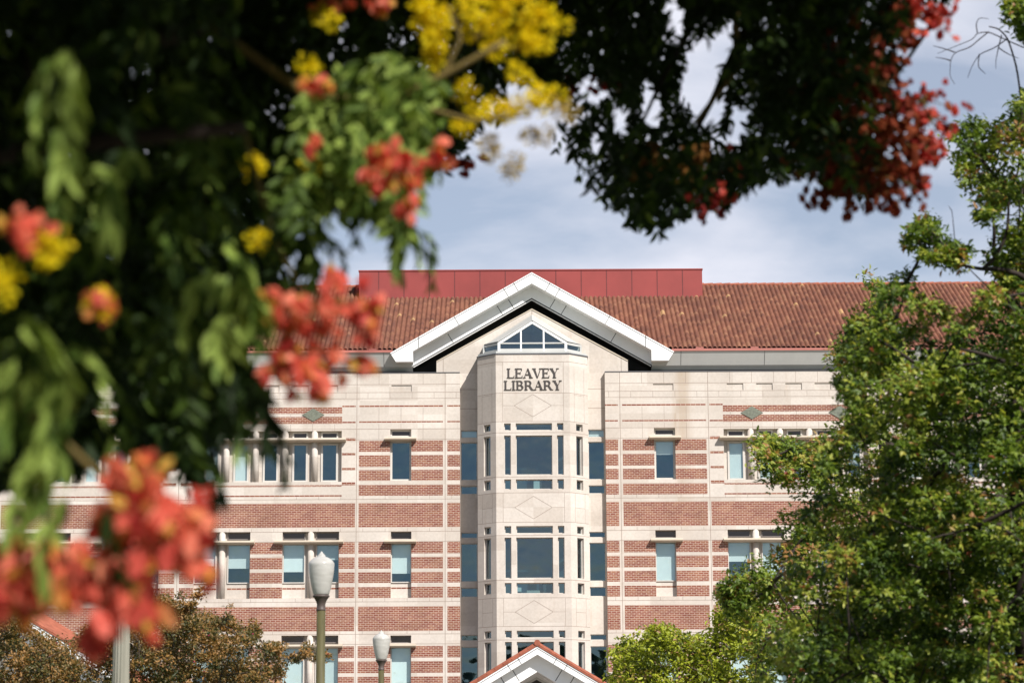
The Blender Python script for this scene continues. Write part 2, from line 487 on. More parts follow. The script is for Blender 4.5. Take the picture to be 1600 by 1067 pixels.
def build_wing(sg):              # sg = -1: the wing left of the bay, +1 its mirror image
    g = Grid((XC, Y0, 0), (1, 0, 0), (0, 1, 0))
    m = lambda s: s if sg < 0 else -s           # every offset is given for the left wing
    g.add(m(-HALF_LEN), m(S_IN), 0.0, ZTOP, "stone")
    hj = 0.011
    def hline(s0, s1, py, w=hj, mat="joint"):
        z = Z(py); g.add(m(s0), m(s1), z - w, z + w, mat)
    def hlz(s0, s1, z, w=hj, mat="joint"):
        g.add(m(s0), m(s1), z - w, z + w, mat)
    def vline(s, z0, z1, w=hj, mat="joint"):
        g.add(m(s) - w, m(s) + w, z0, z1, mat)
    E = -HALF_LEN
    for py in (600.6, 613, 622.5, 670, 686.5):
        hline(E, S_IN, py)
    for k, py in enumerate((779.5, 830, 845.8, 939.5, 990, 1005.5)):
        hline(E, S_IN, py)
    # blocks: vertical joints in the stone courses
    bw = (S_P1 - S_P2) / 4.0
    k = 0
    s = S_P2
    while s > E: s -= bw
    while s < S_IN:
        for (a, b) in ((583.5, 600.6), (613, 622.5), (637, 657), (662, 686.5)):
            vline(s + (0.5 * bw if a in (613,) else 0), Z(b), Z(a), 0.008)
        for (a, b) in ((774, 779.5), (825, 830), (934, 939.5), (984, 990)):
            vline(s + 0.3 * bw, Z(b), Z(a), 0.008)
        s += bw
    # brickwork, section by section
    sections = []                # (s0, s1, kind)
    hw = 3.5 / 36.2
    sections.append((S_P1 + hw, S_IN, "pier"))
    sections.append((S_P2 + hw, S_P1 - hw, "single"))
    for i, c in enumerate(WIDE):
        sections.append((c - PITCHW / 2 + hw, c + PITCHW / 2 - hw, i))
    sections.append((E, WIDE[1] - PITCHW / 2 - hw, "pier"))
    for (a, b, kd) in sections:
        if kd in ("pier", "single"):
            for py in (634.4, 658.7):
                hline(a, b, py, 0.036, "brick")
            for (p, q) in rows:
                g.add(m(a), m(b), Z(q), Z(p), "brick")
        else:
            c = WIDE[kd]
            a2 = b - 0.5 * (S(553) - S(535)) / 1.0
            wl, wr = c + (S(314) - S(420)), c + (S(535) - S(420))
            for (p, q) in ((635.5, 645.6), (650.5, 661.4)):
                g.add(m(wl), m(wr), Z(q), Z(p), "brick")
            for (p, q) in ((684, 688.3), (707, 711), (730, 734), (752.8, 757.4)):
                g.add(m(wr), m(b), Z(q), Z(p), "brick")
                g.add(m(a), m(wl), Z(q), Z(p), "brick")
            for py in (634.4, 659.5):
                hline(wr, b, py, 0.036, "brick"); hline(a, wl, py, 0.036, "brick")
            for py in (758.2, 774):
                hline(wl, wr, py, 0.036, "brick")
        for fl in (1, 2, 3, 4):
            dz = -(fl - 1) * FLOOR
            g.add(m(a), m(b), Z(823.4) + dz, Z(785.4) + dz, "brick")
            if fl > 1:
                for (p, q) in rows:
                    q2 = q; p2 = p
                    g.add(m(a), m(b), Z(q2) + dz + 0.04, Z(p2) + dz + 0.04, "brick")
    # joint down the middle of every pilaster strip
    for s in (S_P1, S_P2, WIDE[0] - PITCHW / 2, WIDE[1] - PITCHW / 2):
        vline(s, 0.2, ZTOP, 0.012)
    # openings
    things = []
    D = 0.24
    side = "L" if sg < 0 else "R"
    sc = S(627)
    h1 = S(643) - sc
    # shallow sunk panels under the coping
    def sunk(s0, s1):
        g.add(m(s0), m(s1), Z(612), Z(601.5), "stone", 0.045)
    sunk(sc - h1, sc + h1)
    def opening(s0, s1, z0, z1, mat=None, depth=D):
        g.add(m(s0), m(s1), z0, z1, mat, depth)
    # single bay: three storeys
    for fl in (1, 2, 3):
        dz = -(fl - 1) * FLOOR
        zt0, zt1 = Z(682) + dz, Z(670.5) + dz
        if fl == 1: w0, w1, zb, zt = S(609.5), S(642.5), Z(750.6), Z(688)
        else: w0, w1, zb, zt = S(611), S(643), Z(909.5) - (fl - 2) * FLOOR, Z(847) - (fl - 2) * FLOOR
        opening(w0, w1, zt0, zt1); opening(w0, w1, zb, zt)
        things.append(("transom_window", w0, w1, zt0, zt1, 1.0, fl))
        things.append(("window", w0, w1, zb, zt, BL["single"][side][fl - 1], fl))
        if fl > 1:
            opening(w0, w1, zb - (Z(909.5) - Z(933.5)), zb, "stone")
            g.add(m(w0), m(w1), zb - 0.26, zb - 0.19, "brick", D)
        lo, hi = S(601), S(650.6)
        things.append(("ledge", lo, hi, Z(684.3) + dz))
    for i, c in enumerate(WIDE):
        off = lambda px: c + (S(px) - S(420.5))
        wl, wr = off(310), off(535)
        opening(wl, wr, Z(751.8), Z(672.5), "stone", D)
        bl = BL["top"][0 if sg < 0 else 1]
        for k in range(5):
            mid = off(515.5) - k * (S(490) - S(443.9))
            h = (S(531) - S(502)) / 2 if k == 0 else (S(479.5) - S(455)) / 2
            if k == 0: h *= 0.93
            a, b = mid - h, mid + h
            g.add(m(a), m(b), Z(751.8), Z(691), None, D + 0.06)
            g.add(m(a), m(b), Z(684.4), Z(673), None, D + 0.06)
            things.append(("window", a, b, Z(751.8), Z(691), bl[4 - k] if i == 0 else bl[(k * 2 + 1) % 5], 1))
            things.append(("transom_window", a, b, Z(684.4), Z(673), 1.0, 1))
            sunk(mid - S(640) + sc, mid + S(640) - sc)
            if k < 4:
                things.append(("column", mid - (S(490) - S(443.9)) / 2, Z(751.8), Z(672.5)))
        things.append(("ledge", off(304), off(542), Z(685)))
        for k in (0, 3):
            s = off(490) - k * (S(490) - S(444))
            things.append(("diamond", s, (Z(637.5) + Z(657.5)) / 2))
        for fl in (2, 3):
            dz = -(fl - 2) * FLOOR
            for p, (q0, q1) in enumerate(((306, 394), (444, 532))):
                a, b = off(q0), off(q1)
                opening(a, b, Z(933.5) + dz, Z(829.5) + dz, "stone", D)
                mid = (a + b) / 2
                things.append(("column", mid, Z(934) + dz, Z(829.5) + dz))
                bl = BL[fl][0 if sg < 0 else 1]
                for q in (0, 1):
                    w0, w1 = (a, a + S(341) - S(306)) if q == 0 else (b - S(394) + S(358), b)
                    g.add(m(w0), m(w1), Z(909.5) + dz, Z(848) + dz, None, D + 0.02)
                    g.add(m(w0), m(w1), Z(841) + dz, Z(830) + dz, None, D + 0.02)
                    g.add(m(w0), m(w1), Z(919.5) + dz, Z(916.5) + dz, "brick", D)
                    idx = 2 * p + q
                    things.append(("window", w0, w1, Z(909.5) + dz, Z(848) + dz, bl[idx if sg < 0 else idx], fl))
                    things.append(("transom_window", w0, w1, Z(841) + dz, Z(830) + dz, 1.0, fl))
                things.append(("ledge", a - (S(444) - S(432)) , b + (S(539) - S(532)), Z(844) + dz))
    mb = MB("stone", "brick", "joint")
    g.mesh(mb)
    # top and ends of the wall
    x0, x1 = sorted((XC + m(E), XC + m(S_IN)))
    mb.box(x0, x1, Y0 + 0.4, Y0 + 0.5, ZTOP - 1.2, ZTOP - 0.002, "stone")
    mb.poly([(x0, Y0, ZTOP), (x1, Y0, ZTOP), (x1, Y0 + 0.4, ZTOP), (x0, Y0 + 0.4, ZTOP)], "stone")
    xi = XC + m(S_IN)
    mb.poly([(xi, Y0, 0), (xi, YR + 0.3, 0), (xi, YR + 0.3, ZTOP), (xi, Y0, ZTOP)], "stone")
    xe = XC + m(E)
    mb.poly([(xe, Y0, 0), (xe, Y0 + 30, 0), (xe, Y0 + 30, ZTOP), (xe, Y0, ZTOP)], "stone")
    wall = mb.build("wall", lib)
    cp = MB("coping_metal")
    cp.box(x0, x1, Y0 - 0.025, Y0 + 0.45, ZTOP + 0.003, ZTOP + 0.035)
    cp.build("coping", wall)
    it = MB("interior")
    it.box(x0 + 0.3, x1 - 0.3, Y0 + 1.3, Y0 + 1.4, 0.2, ZTOP - 1.0)
    it.build("dark_room_backdrop", wall)
    for t in things:
        if t[0] in ("window", "transom_window"):
            _, a, b, z0, z1, bl, fl = t
            a, b = m(a), m(b)
            dep = D - 0.03
            if t[0] == "window":
                add_window("window", a, b, z0, z1, dep, lib, bl, 0.085 if fl == 1 else 0.045)
            else:
                add_window("transom_window", a, b, z0, z1, dep, lib, 0.0, 0.07 if fl == 1 else 0.04, "glass_bronze", "frame_metal" if fl == 1 else "frame_dark")
        elif t[0] == "ledge":
            a, b = sorted((m(t[1]), m(t[2])))
            ledge("ledge", a, b, t[3], lib, 0.16)
        elif t[0] == "column":
            column(m(t[1]), t[2], t[3], lib)
        elif t[0] == "diamond":
            d = MB("green_stone")
            x = XC + m(t[1]); z = t[2]
            w, h = 17.5 / 36.2, 10.3 / 36.2
            d.prism([(x - w, Y0 - 0.03, z), (x, Y0 - 0.03, z - h), (x + w, Y0 - 0.03, z), (x, Y0 - 0.03, z + h)], (0, 0.028, 0))
            d.build("diamond_inlay", lib)
    return wall
build_wing(-1)
build_wing(+1)

# ---- gabled centre wall behind the bay
def ZR(py): return float(PY(832, py, YR)[2])
def zc(px, py, Y):
    p = PY(px, py, Y); return float(p[0]) - XC, float(p[2])
GS = 0.553
gx_half = (zc(982, 570, YR)[0] - zc(683, 570, YR)[0]) / 2
z_gap = zc(831.5, 484, YR)[1]; z_gsh = z_gap - GS * gx_half
hb = (float(PY(918.5, 700, YO)[0]) - float(PY(745.5, 700, YO)[0])) / 2      # half width of the bay
hf = hb - 0.80
g = Grid((XC, YR, 0), (1, 0, 0), (0, 1, 0))
rc = 0.0
g.add(-gx_half, gx_half, 0, z_gsh, "stone")
for py in (608, 638):
    g.add(-gx_half, gx_half, ZR(py) - 0.012, ZR(py) + 0.012, "joint")
REC = []
for (t0, t1, m0, m1, l0, l1) in ((671.5, 683.5, 690.5, 749.5, 758.5, 771.5), (831, 840, 848, 908, 917, 932), (991, 1000, 1009.5, 1069, 1078, 1092)):
    for sgn in (-1, 1):
        a, b = sorted((sgn * (hb + 0.03), sgn * (abs(S_IN) - 0.04)))
        for (p, q) in ((t0, t1), (m0, m1), (l0, l1)):
            g.add(a, b, ZR(q), ZR(p), None, 0.10)
            REC.append((a, b, ZR(q), ZR(p), p == m0, sgn, t0))
mb = MB("stone", "joint")
g.mesh(mb)
mb.prism([(XC - gx_half, YR, z_gsh), (XC + gx_half, YR, z_gsh), (XC, YR, z_gap)], (0, 0.3, 0), "stone")
for sgn in (-1, 1):   # end returns
    mb.poly([(XC + sgn * gx_half, YR, ZTOP - 0.8), (XC + sgn * gx_half, YR + 0.3, ZTOP - 0.8), (XC + sgn * gx_half, YR + 0.3, z_gsh), (XC + sgn * gx_half, YR, z_gsh)], "stone")
for k in (-0.93, 0.93):
    mb.box(XC + k * gx_half - 0.012, XC + k * gx_half + 0.012, YR - 0.003, YR, ZTOP, z_gsh + GS * gx_half * 0.07, "joint")
mb.box(XC - 0.012, XC + 0.012, YR - 0.003, YR, z_gap - 0.9, z_gap - 0.03, "joint")
gw = mb.build("gable_wall", lib)
mb = MB("gutter_red")
L = math.hypot(1, GS)
for sgn in (-1, 1):
    a = np.array([XC + sgn * gx_half, YR - 0.03, z_gsh + 0.003]); b = np.array([XC + sgn * 0.001, YR - 0.03, z_gap + 0.003])
    mb.prism([a, b, b + (0, 0, 0.045), a + (0, 0, 0.045)], (0, 0.36, 0), "stone_ledge")
mb.build("coping", gw)
for (a, b, z0, z1, main, sgn, t0) in REC:
    bl = 1.0 if (t0 < 700 and not main and z1 > ZR(700)) else (0.0)
    add_window("recess_window", a, b, z0, z1, 0.08, lib, bl, 0.03, "glass" if t0 < 700 or sgn < 0 else "glass", "frame_metal", np.array([XC, YR, 0]), np.array([1.0, 0, 0]), np.array([0, 1.0, 0]))
it = MB("interior")
it.box(XC - gx_half + 0.1, XC + gx_half - 0.1, YR + 1.2, YR + 1.3, 0.2, ZTOP - 0.5)
it.build("dark_room_backdrop", gw)

# ---- bay
def ZF(py): return float(PY(832, py, YF)[2])
def SF(px): return (px - 831.8) * hf / 57.3
zb_top = ZF(553.5)
bay_floor = [(661, 672, 680, 741.5, 748.5, 764), (821.3, 833, 839.3, 903, 910, 927), (984.5, 996, 1002, 1065, 1072, 1088)]
def bay_face(kind):
    if kind == 0:
        g = Grid((XC, YF, 0), (1, 0, 0), (0, 1, 0)); L0, L1 = -hf, hf
    else:
        sgn = kind
        e = np.array([0.70711, sgn * 0.70711, 0]); n = np.array([-sgn * 0.70711, 0.70711, 0])
        g = Grid((XC + sgn * hf, YF, 0), e, n)
        Ld = 0.80 * math.sqrt(2)
        L0, L1 = (0, Ld) if sgn > 0 else (-Ld, 0)
    g.add(L0, L1, 0, zb_top, "stone")
    j = 0.011
    for py in (565.5, 614, 658.5, 675.8, 744.8, 769.5, 815.5, 836, 906, 933.5, 978, 999):
        g.add(L0, L1, ZF(py) - j, ZF(py) + j, "joint")
    wins = []
    if kind == 0:
        for px in (785, 879.5):
            for (a, b) in ((565.5, 658.5), (769.5, 815.5), (933.5, 978)):
                g.add(SF(px) - 0.008, SF(px) + 0.008, ZF(b), ZF(a), "joint")
        for (a, b) in ((633.5, 0), (792.5, 0), (955.5, 0)):
            for (p, q) in ((785, 803.5), (862, 879.5)):
                g.add(SF(p), SF(q), ZF(a) - 0.008, ZF(a) + 0.008, "joint")
        for (t0, t1, m0, m1, l0, l1) in bay_floor:
            for (p, q) in ((787, 797.3), (805, 861.3), (869, 879)):
                for (a, b) in ((t0, t1), (m0, m1), (l0, l1)):
                    g.add(SF(p), SF(q), ZF(b), ZF(a), None, 0.2)
                    wins.append((SF(p), SF(q), ZF(b), ZF(a), (a == m0)))
    else:
        a0, a1 = L0 + 0.34 * (L1 - L0), L0 + 0.70 * (L1 - L0)
        for (a, b) in ((574, 658.5), (769.5, 815.5), (933.5, 978)):
            for s in (a0 - 0.1, a1 + 0.1):
                g.add(s - 0.008, s + 0.008, ZF(b), ZF(a), "joint")
            mid = (a + b) / 2
            g.add(a0 - 0.1, a1 + 0.1, ZF(mid) - 0.008, ZF(mid) + 0.008, "joint")
        for (t0, t1, m0, m1, l0, l1) in bay_floor:
            for (a, b) in ((t0, t1), (m0, m1), (l0, l1)):
                g.add(a0, a1, ZF(b), ZF(a), None, 0.18)
                wins.append((a0, a1, ZF(b), ZF(a), (a == m0)))
    return g, wins
mb = MB("stone", "joint")
allw = []
for kd in (-1, 0, 1):
    g, wins = bay_face(kd)
    g.mesh(mb)
    allw += [(g, w, kd) for w in wins]
# straight cheeks back to the gable wall, and the roof slab
for sgn in (-1, 1):
    x = XC + sgn * hb
    mb.poly([(x, YO, 0), (x, YR, 0), (x, YR, zb_top), (x, YO, zb_top)], "stone")
mb.poly([(XC - hf, YF, zb_top), (XC + hf, YF, zb_top), (XC + hb, YO, zb_top), (XC + hb, YR, zb_top), (XC - hb, YR, zb_top), (XC - hb, YO, zb_top)], "coping_metal")
# incised diamonds
for py in (633.5, 792.5, 955.5):
    zc_ = ZF(py); w, h = SF(861) - SF(832), 17.8 / 36.8
    for (a, b) in (((-w, 0), (0, h)), ((0, h), (w, 0)), ((w, 0), (0, -h)), ((0, -h), (-w, 0))):
        d = np.array([b[0] - a[0], b[1] - a[1]]); d /= np.linalg.norm(d); nn = np.array([-d[1], d[0]]) * 0.009
        mb.poly([(XC + p[0], YF - 0.003, zc_ + p[1]) for p in (np.array(a) - nn, np.array(b) - nn, np.array(b) + nn, np.array(a) + nn)], "joint")
bay = mb.build("bay", lib)
mb = MB("coping_metal", "white_metal")
def ring(o, z0, z1, m):
    P = [(XC - hb - o, YR - 0.003), (XC - hb - o, YO - 0.41 * o), (XC - hf - 0.41 * o, YF - o), (XC + hf + 0.41 * o, YF - o), (XC + hb + o, YO - 0.41 * o), (XC + hb + o, YR - 0.003)]
    mb.prism([(x, y, z0) for x, y in P], (0, 0, z1 - z0), m)
ring(0.03, zb_top + 0.003, zb_top + 0.05, "coping_metal")
ring(-0.03, zb_top + 0.053, zb_top + 0.15, "grey_metal")
mb.build("coping", bay)
it = MB("interior")
it.box(XC - hb + 0.25, XC + hb - 0.25, YR - 0.35, YR - 0.25, 0.2, zb_top - 0.2)
it.build("dark_room_backdrop", bay)
mb = MB("interior", "blind_fabric", "frame_metal")
for k, (t0, t1, m0, m1, l0, l1) in enumerate(bay_floor):
    zt, zb = ZF(t0) + 0.05, ZF(l1) - 0.05
    mb.box(XC - hf + 0.1, XC + hf - 0.1, YF + 0.55, YR - 0.4, zb - 0.12, zb, "frame_metal")
    mb.box(XC - hf + 0.1, XC + hf - 0.1, YF + 0.75, YR - 0.4, zt + 0.02, zt + 0.1, "blind_fabric")
    for q in range(3):
        x = XC + (-0.9 + 0.75 * q + 0.2 * math.sin(3 * k + q))
        mb.box(x, x + 0.12 + 0.22 * ((q + k) % 3), YF + 0.7 + 0.1 * q, YF + 0.95 + 0.1 * q, zb + 0.002, zb + 0.25 + 0.12 * ((2 * q + k) % 3), "blind_fabric" if (q + k) % 2 else "frame_metal")
mb.build("furnishing", bay)
for (g, w, kd) in allw:
    add_window("bay_window", w[0], w[1], w[2], w[3], 0.15 if kd == 0 else 0.13, lib, 0.0, 0.035, "glass_dark" if kd == 0 else "glass_dark", "frame_metal", g.O, g.e, g.n)

# ---- glazed gable on top of the bay
def P3(px, py, Y): return PY(px, py, Y)
ys = YF + 0.12
zs0 = zb_top + 0.155
def zsk(py): return float(PY(832, py, ys)[2])
xs_ = SF(884)
zt_, za_ = zsk(536), zsk(503.5)
mb = MB("white_metal")
def bar(a, b, w=0.05, m=None):
    a = np.array(a, float); b = np.array(b, float)
    d = (b - a) / np.linalg.norm(b - a)
    u = np.array([-d[2], 0, d[0]]) * w
    mb.prism([a - u, b - u, b + u, a + u], (0, 0.12, 0), m)
zr_ = zs0 + 0.45 * (zt_ - zs0) + 0.12
bar((XC - xs_, ys, zs0), (XC - xs_, ys, zt_ + 0.03), 0.055); bar((XC + xs_, ys, zs0), (XC + xs_, ys, zt_ + 0.03), 0.055)
bar((XC - xs_, ys - 0.003, zt_), (XC, ys - 0.003, za_), 0.05); bar((XC + xs_, ys - 0.005, zt_), (XC, ys - 0.005, za_), 0.05)
for px in (814, 849.5):
    x = XC + SF(px); zz_ = zt_ + (za_ - zt_) * (1 - abs(SF(px)) / xs_)
    bar((x, ys + 0.004, zs0), (x, ys + 0.004, zz_), 0.035)
bar((XC - xs_ + 0.06, ys + 0.01, zt_), (XC + xs_ - 0.06, ys + 0.01, zt_), 0.03, "grey_metal")
bar((XC - xs_ + 0.06, ys + 0.01, zs0 + 0.06), (XC + xs_ - 0.06, ys + 0.01, zs0 + 0.06), 0.06, "grey_metal")
yb_ = ys + 0.72
xb_ = xs_ + 0.66
for sgn in (-1, 1):
    for (z0, z1) in ((zs0, zs0 + 0.1), (zt_ - 0.06, zt_ + 0.03)):
        mb.prism([(XC + sgn * (xs_ + 0.06), ys + 0.06, z0), (XC + sgn * xb_, yb_, z0), (XC + sgn * xb_, yb_, z1), (XC + sgn * (xs_ + 0.06), ys + 0.06, z1)], (-sgn * 0.05, 0.05, 0), "grey_metal")
    mb.box(XC + sgn * xb_ - 0.04, XC + sgn * xb_ + 0.04, yb_, YR - 0.01, zs0, zt_ + 0.03, "grey_metal")
skl = mb.build("skylight", lib)
mb = MB("glass_dark")
mb.poly([(XC - xs_, ys + 0.09, zs0), (XC + xs_, ys + 0.09, zs0), (XC + xs_, ys + 0.09, zt_), (XC, ys + 0.09, za_), (XC - xs_, ys + 0.09, zt_)])
for sgn in (-1, 1):
    mb.poly([(XC + sgn * (xs_ + 0.03), ys + 0.1, zs0 + 0.02), (XC + sgn * (xb_ - 0.03), yb_ + 0.03, zs0 + 0.02), (XC + sgn * (xb_ - 0.03), yb_ + 0.03, zt_ - 0.02), (XC + sgn * (xs_ + 0.03), ys + 0.1, zt_ - 0.02)])
mb.build("pane", skl)
mb = MB("grey_metal")
zback = za_ + 0.66
for sgn in (-1, 1):
    a = (XC, ys - 0.02, za_ + 0.07); b = (XC + sgn * (xs_ + 0.05), ys - 0.02, zt_ + 0.06); c = (XC + sgn * xb_, yb_, zt_ + 0.06); d = (XC + sgn * xb_, YR - 0.02, zt_ + 0.22); e = (XC, YR - 0.02, zback)
    mb.prism([a, b, c, d, e], (0, 0, 0.03))
mb.build("roof", skl)
mb = MB("interior")
mb.box(XC - xs_ + 0.1, XC + xs_ - 0.1, YR - 0.5, YR - 0.45, zs0, zt_ + 0.35)
mb.build("dark_room_backdrop", skl)

# ---- lettering, cut as serif capitals
def serif_letters():
    T, t, sv = 0.145, 0.062, 0.045
    def R(a, b, c, d): return [(a, c), (b, c), (b, d), (a, d)]
    def stem(x): return [R(x, x + T, 0, 1), R(x - 0.09, x + T + 0.09, 0, sv), R(x - 0.09, x + T + 0.09, 1 - sv, 1)]
    def arc(cx, cy, rx, ry, th, tv, a0, a1, n=10):
        out = []
        for i in range(n):
            u0 = a0 + (a1 - a0) * i / n; u1 = a0 + (a1 - a0) * (i + 1) / n
            p = lambda u, k: (cx + (rx - k * th) * math.cos(u), cy + (ry - k * tv) * math.sin(u))
            out.append([p(u0, 0), p(u1, 0), p(u1, 1), p(u0, 1)])
        return out
    H = math.pi / 2
    G = {}
    G["L"] = (stem(0.1) + [R(0.1, 0.66, 0, t), [(0.62, 0), (0.7, 0), (0.72, 0.26), (0.68, 0.26)]], 0.76)
    G["E"] = (stem(0.1) + [R(0.1, 0.66, 0, t), [(0.62, 0), (0.7, 0), (0.72, 0.25), (0.68, 0.25)], R(0.1, 0.64, 1 - t, 1), [(0.6, 1), (0.66, 1), (0.67, 0.77), (0.63, 0.77)], R(0.27, 0.52, 0.485, 0.55), R(0.5, 0.545, 0.39, 0.65)], 0.78)
    G["I"] = (stem(0.1), 0.37)
    G["A"] = ([[(0.07, 0), (0.14, 0), (0.47, 1), (0.42, 1)], [(0.64, 0), (0.83, 0), (0.49, 1), (0.40, 1)], R(0.22, 0.68, 0.32, 0.385), R(-0.03, 0.24, 0, sv), R(0.55, 0.92, 0, sv)], 0.88)
    G["V"] = ([[(0.05, 1), (0.24, 1), (0.50, 0), (0.42, 0)], [(0.73, 1), (0.80, 1), (0.50, 0), (0.44, 0)], R(-0.03, 0.32, 1 - sv, 1), R(0.62, 0.9, 1 - sv, 1)], 0.86)
    G["Y"] = ([[(0.03, 1), (0.22, 1), (0.49, 0.45), (0.34, 0.45)], [(0.68, 1), (0.75, 1), (0.49, 0.45), (0.42, 0.45)], R(0.33, 0.5, 0, 0.46), R(0.24, 0.59, 0, sv), R(-0.04, 0.3, 1 - sv, 1), R(0.58, 0.84, 1 - sv, 1)], 0.80)
    G["B"] = (stem(0.1) + [R(0.25, 0.42, 1 - t, 1), R(0.25, 0.45, 0.48, 0.55), R(0.25, 0.46, 0, t)] + arc(0.40, 0.755, 0.26, 0.245, 0.15, t, -H, H) + arc(0.44, 0.265, 0.29, 0.265, 0.16, t, -H, H), 0.80)
    G["R"] = (stem(0.1) + [R(0.25, 0.42, 1 - t, 1), R(0.25, 0.44, 0.44, 0.51)] + arc(0.41, 0.72, 0.28, 0.28, 0.16, t, -H, H) + [[(0.42, 0.47), (0.56, 0.5), (0.86, 0.0), (0.68, 0.0)], R(0.68, 0.95, 0, sv)], 0.92)
    return G
G = serif_letters()
mb = MB("bronze_letter")
for word, px0, px1, py0, py1 in (("LEAVEY", 791.6, 872.3, 575.6, 590.4), ("LIBRARY", 787.0, 876.5, 594.7, 609.2)):
    W = sum(G[c][1] for c in word)
    x0, x1, z1, z0 = SF(px0) + XC, SF(px1) + XC, ZF(py0), ZF(py1)
    kx = (x1 - x0) / W; kz = z1 - z0; cx = x0; lay = 0
    for ch in word:
        for q in G[ch][0]:
            lay = (lay + 1) % 9
            y = YF - 0.035 - 0.0012 * lay
            mb.prism([(cx + a * kx, y, z0 + b * kz) for a, b in q], (0, -y + YF - 0.004, 0))
        cx += G[ch][1] * kx
mb.build("lettering", lib)

# ---- eaves, roof
YE = Y0 - 0.05
def ZE(py): return float(PY(1150, py, YE)[2])
z_eave = ZE(545.0)
PITCHR = math.tan(math.radians(28.0))
def on_roof(px, py):             # where the view of a pixel meets the main roof slope
    d = ray(px, py)
    t = (z_eave + (CAM[1] - YE) * PITCHR - CAM[2]) / (d[2] - d[1] * PITCHR)
    return CAM + d * t
rid = on_roof(1200, 446.5)
Y_RID, Z_RID = float(rid[1]), float(rid[2])
YBG = Y0 - 0.40                  # front of the gable's bargeboards
ax, az_ = zc(831.5, 425.5, YBG)
bx_, bz_ = zc(613.7, 551.3, YBG)
cx_, cz_ = zc(1057.5, 549, YBG)
gh = (cx_ - bx_) / 2
z_lo = (bz_ + cz_) / 2
GSL = (az_ - z_lo) / gh

def tile_slope(name, xa, xb, ya, za, yb, zb, parent, keep=None, flip=False, tw=0.215, course=0.36):
    """barrel tiles on a slope running from the eave (ya, za) up to (yb, zb)"""
    Ls = math.hypot(yb - ya, zb - za)
    nr = max(1, int(round(Ls / course)))
    nt_ = int(round((xb - xa) / tw))
    sub = 8
    nx = nt_ * sub + 1
    u = np.arange(nx) / sub
    ph = u % 1.0
    prof = 0.105 * np.abs(np.sin(np.pi * ph)) ** 0.8
    rows_v, rows_h, rid_ = [], [], []
    for r in range(nr):
        rows_v += [r / nr, (r + 0.999) / nr]; rows_h += [0.03, 0.0]; rid_ += [r, r]
    rows_v = np.array(rows_v); rows_h = np.array(rows_h)
    jit = rng.normal(0, 0.003, (nr, nt_ + 1))
    ny, nz = -(zb - za) / Ls, (yb - ya) / Ls
    X = np.broadcast_to(xa + u * tw, (len(rows_v), nx))
    ti = np.minimum(u.astype(int), nt_)
    H = prof[None, :] + rows_h[:, None] + jit[np.array(rid_)][:, ti]
    Yv = ya + (yb - ya) * rows_v[:, None] + ny * H
    Zv = za + (zb - za) * rows_v[:, None] + nz * H
    V = np.stack([X, Yv, Zv], -1).reshape(-1, 3)
    tint = rng.random((nr, nt_ + 1)); tint = np.clip(tint * 0.75 + 0.15 * rng.random((nr, nt_ + 1)), 0, 0.9)
    tint[rng.random(tint.shape) < 0.013] = 0.97
    Tv = tint[np.array(rid_)][:, ti].reshape(-1)
    R_, C_ = np.meshgrid(np.arange(len(rows_v) - 1), np.arange(nx - 1), indexing="ij")
    a = (R_ * nx + C_).ravel()
    Fq = np.stack([a, a + 1, a + nx + 1, a + nx], -1)
    if keep is not None:
        cen = V[Fq].mean(1)
        Fq = Fq[keep(cen)]
    return np_mesh(name, V - ORIGIN, Fq, Tv, ["roof_tile"], parent, True)

def np_mesh(name, V, Q, tint, mats, parent, smooth=False, tri=None):
    me = bpy.data.meshes.new(name)
    nq = len(Q)
    me.vertices.add(len(V)); me.vertices.foreach_set("co", np.ascontiguousarray(V, dtype=np.float32).ravel())
    k = Q.shape[1]
    me.loops.add(nq * k); me.loops.foreach_set("vertex_index", np.ascontiguousarray(Q, dtype=np.int32).ravel())
    me.polygons.add(nq)
    me.polygons.foreach_set("loop_start", np.arange(0, nq * k, k, dtype=np.int32))
    me.polygons.foreach_set("loop_total", np.full(nq, k, dtype=np.int32))
    if smooth: me.polygons.foreach_set("use_smooth", np.ones(nq, dtype=bool))
    if tint is not None:
        at = me.attributes.new("tint", "FLOAT", "POINT")
        at.data.foreach_set("value", np.ascontiguousarray(tint, dtype=np.float32))
    me.update(calc_edges=True); me.validate()
    return link(name, me, mats, parent)

X_END = HALF_LEN + 0.4
def keep_main(c):
    dxg = np.abs(c[:, 0] - XC)
    zg = az_ - GSL * dxg
    return ~((dxg < gh + 0.02) & (c[:, 2] < zg + 0.02) & (c[:, 1] < YE + 9))
roof = tile_slope("roof", XC - X_END, XC + X_END, YE - 0.12, z_eave - 0.03, Y_RID, Z_RID, lib, keep_main)
# ridge tiles and the far slope
mb = MB("clay")
n_r = int(2 * X_END / 0.42)
for i in range(n_r):
    x = XC - X_END + i * 0.42
    mb.tube([(x, Y_RID, Z_RID + 0.02), (x + 0.44, Y_RID, Z_RID + 0.035)], [0.115, 0.13], 8)
mb.build("ridge", roof)
mb = MB("clay")
mb.poly([(XC - X_END, Y_RID, Z_RID), (XC + X_END, Y_RID, Z_RID), (XC + X_END, 2 * Y_RID - YE, z_eave), (XC - X_END, 2 * Y_RID - YE, z_eave)])
for sgn in (-1, 1):
    mb.poly([(XC + sgn * X_END, YE, z_eave - 0.1), (XC + sgn * X_END, 2 * Y_RID - YE, z_eave - 0.1), (XC + sgn * X_END, Y_RID, Z_RID)], "white_metal")
mb.build("back_slope", roof)

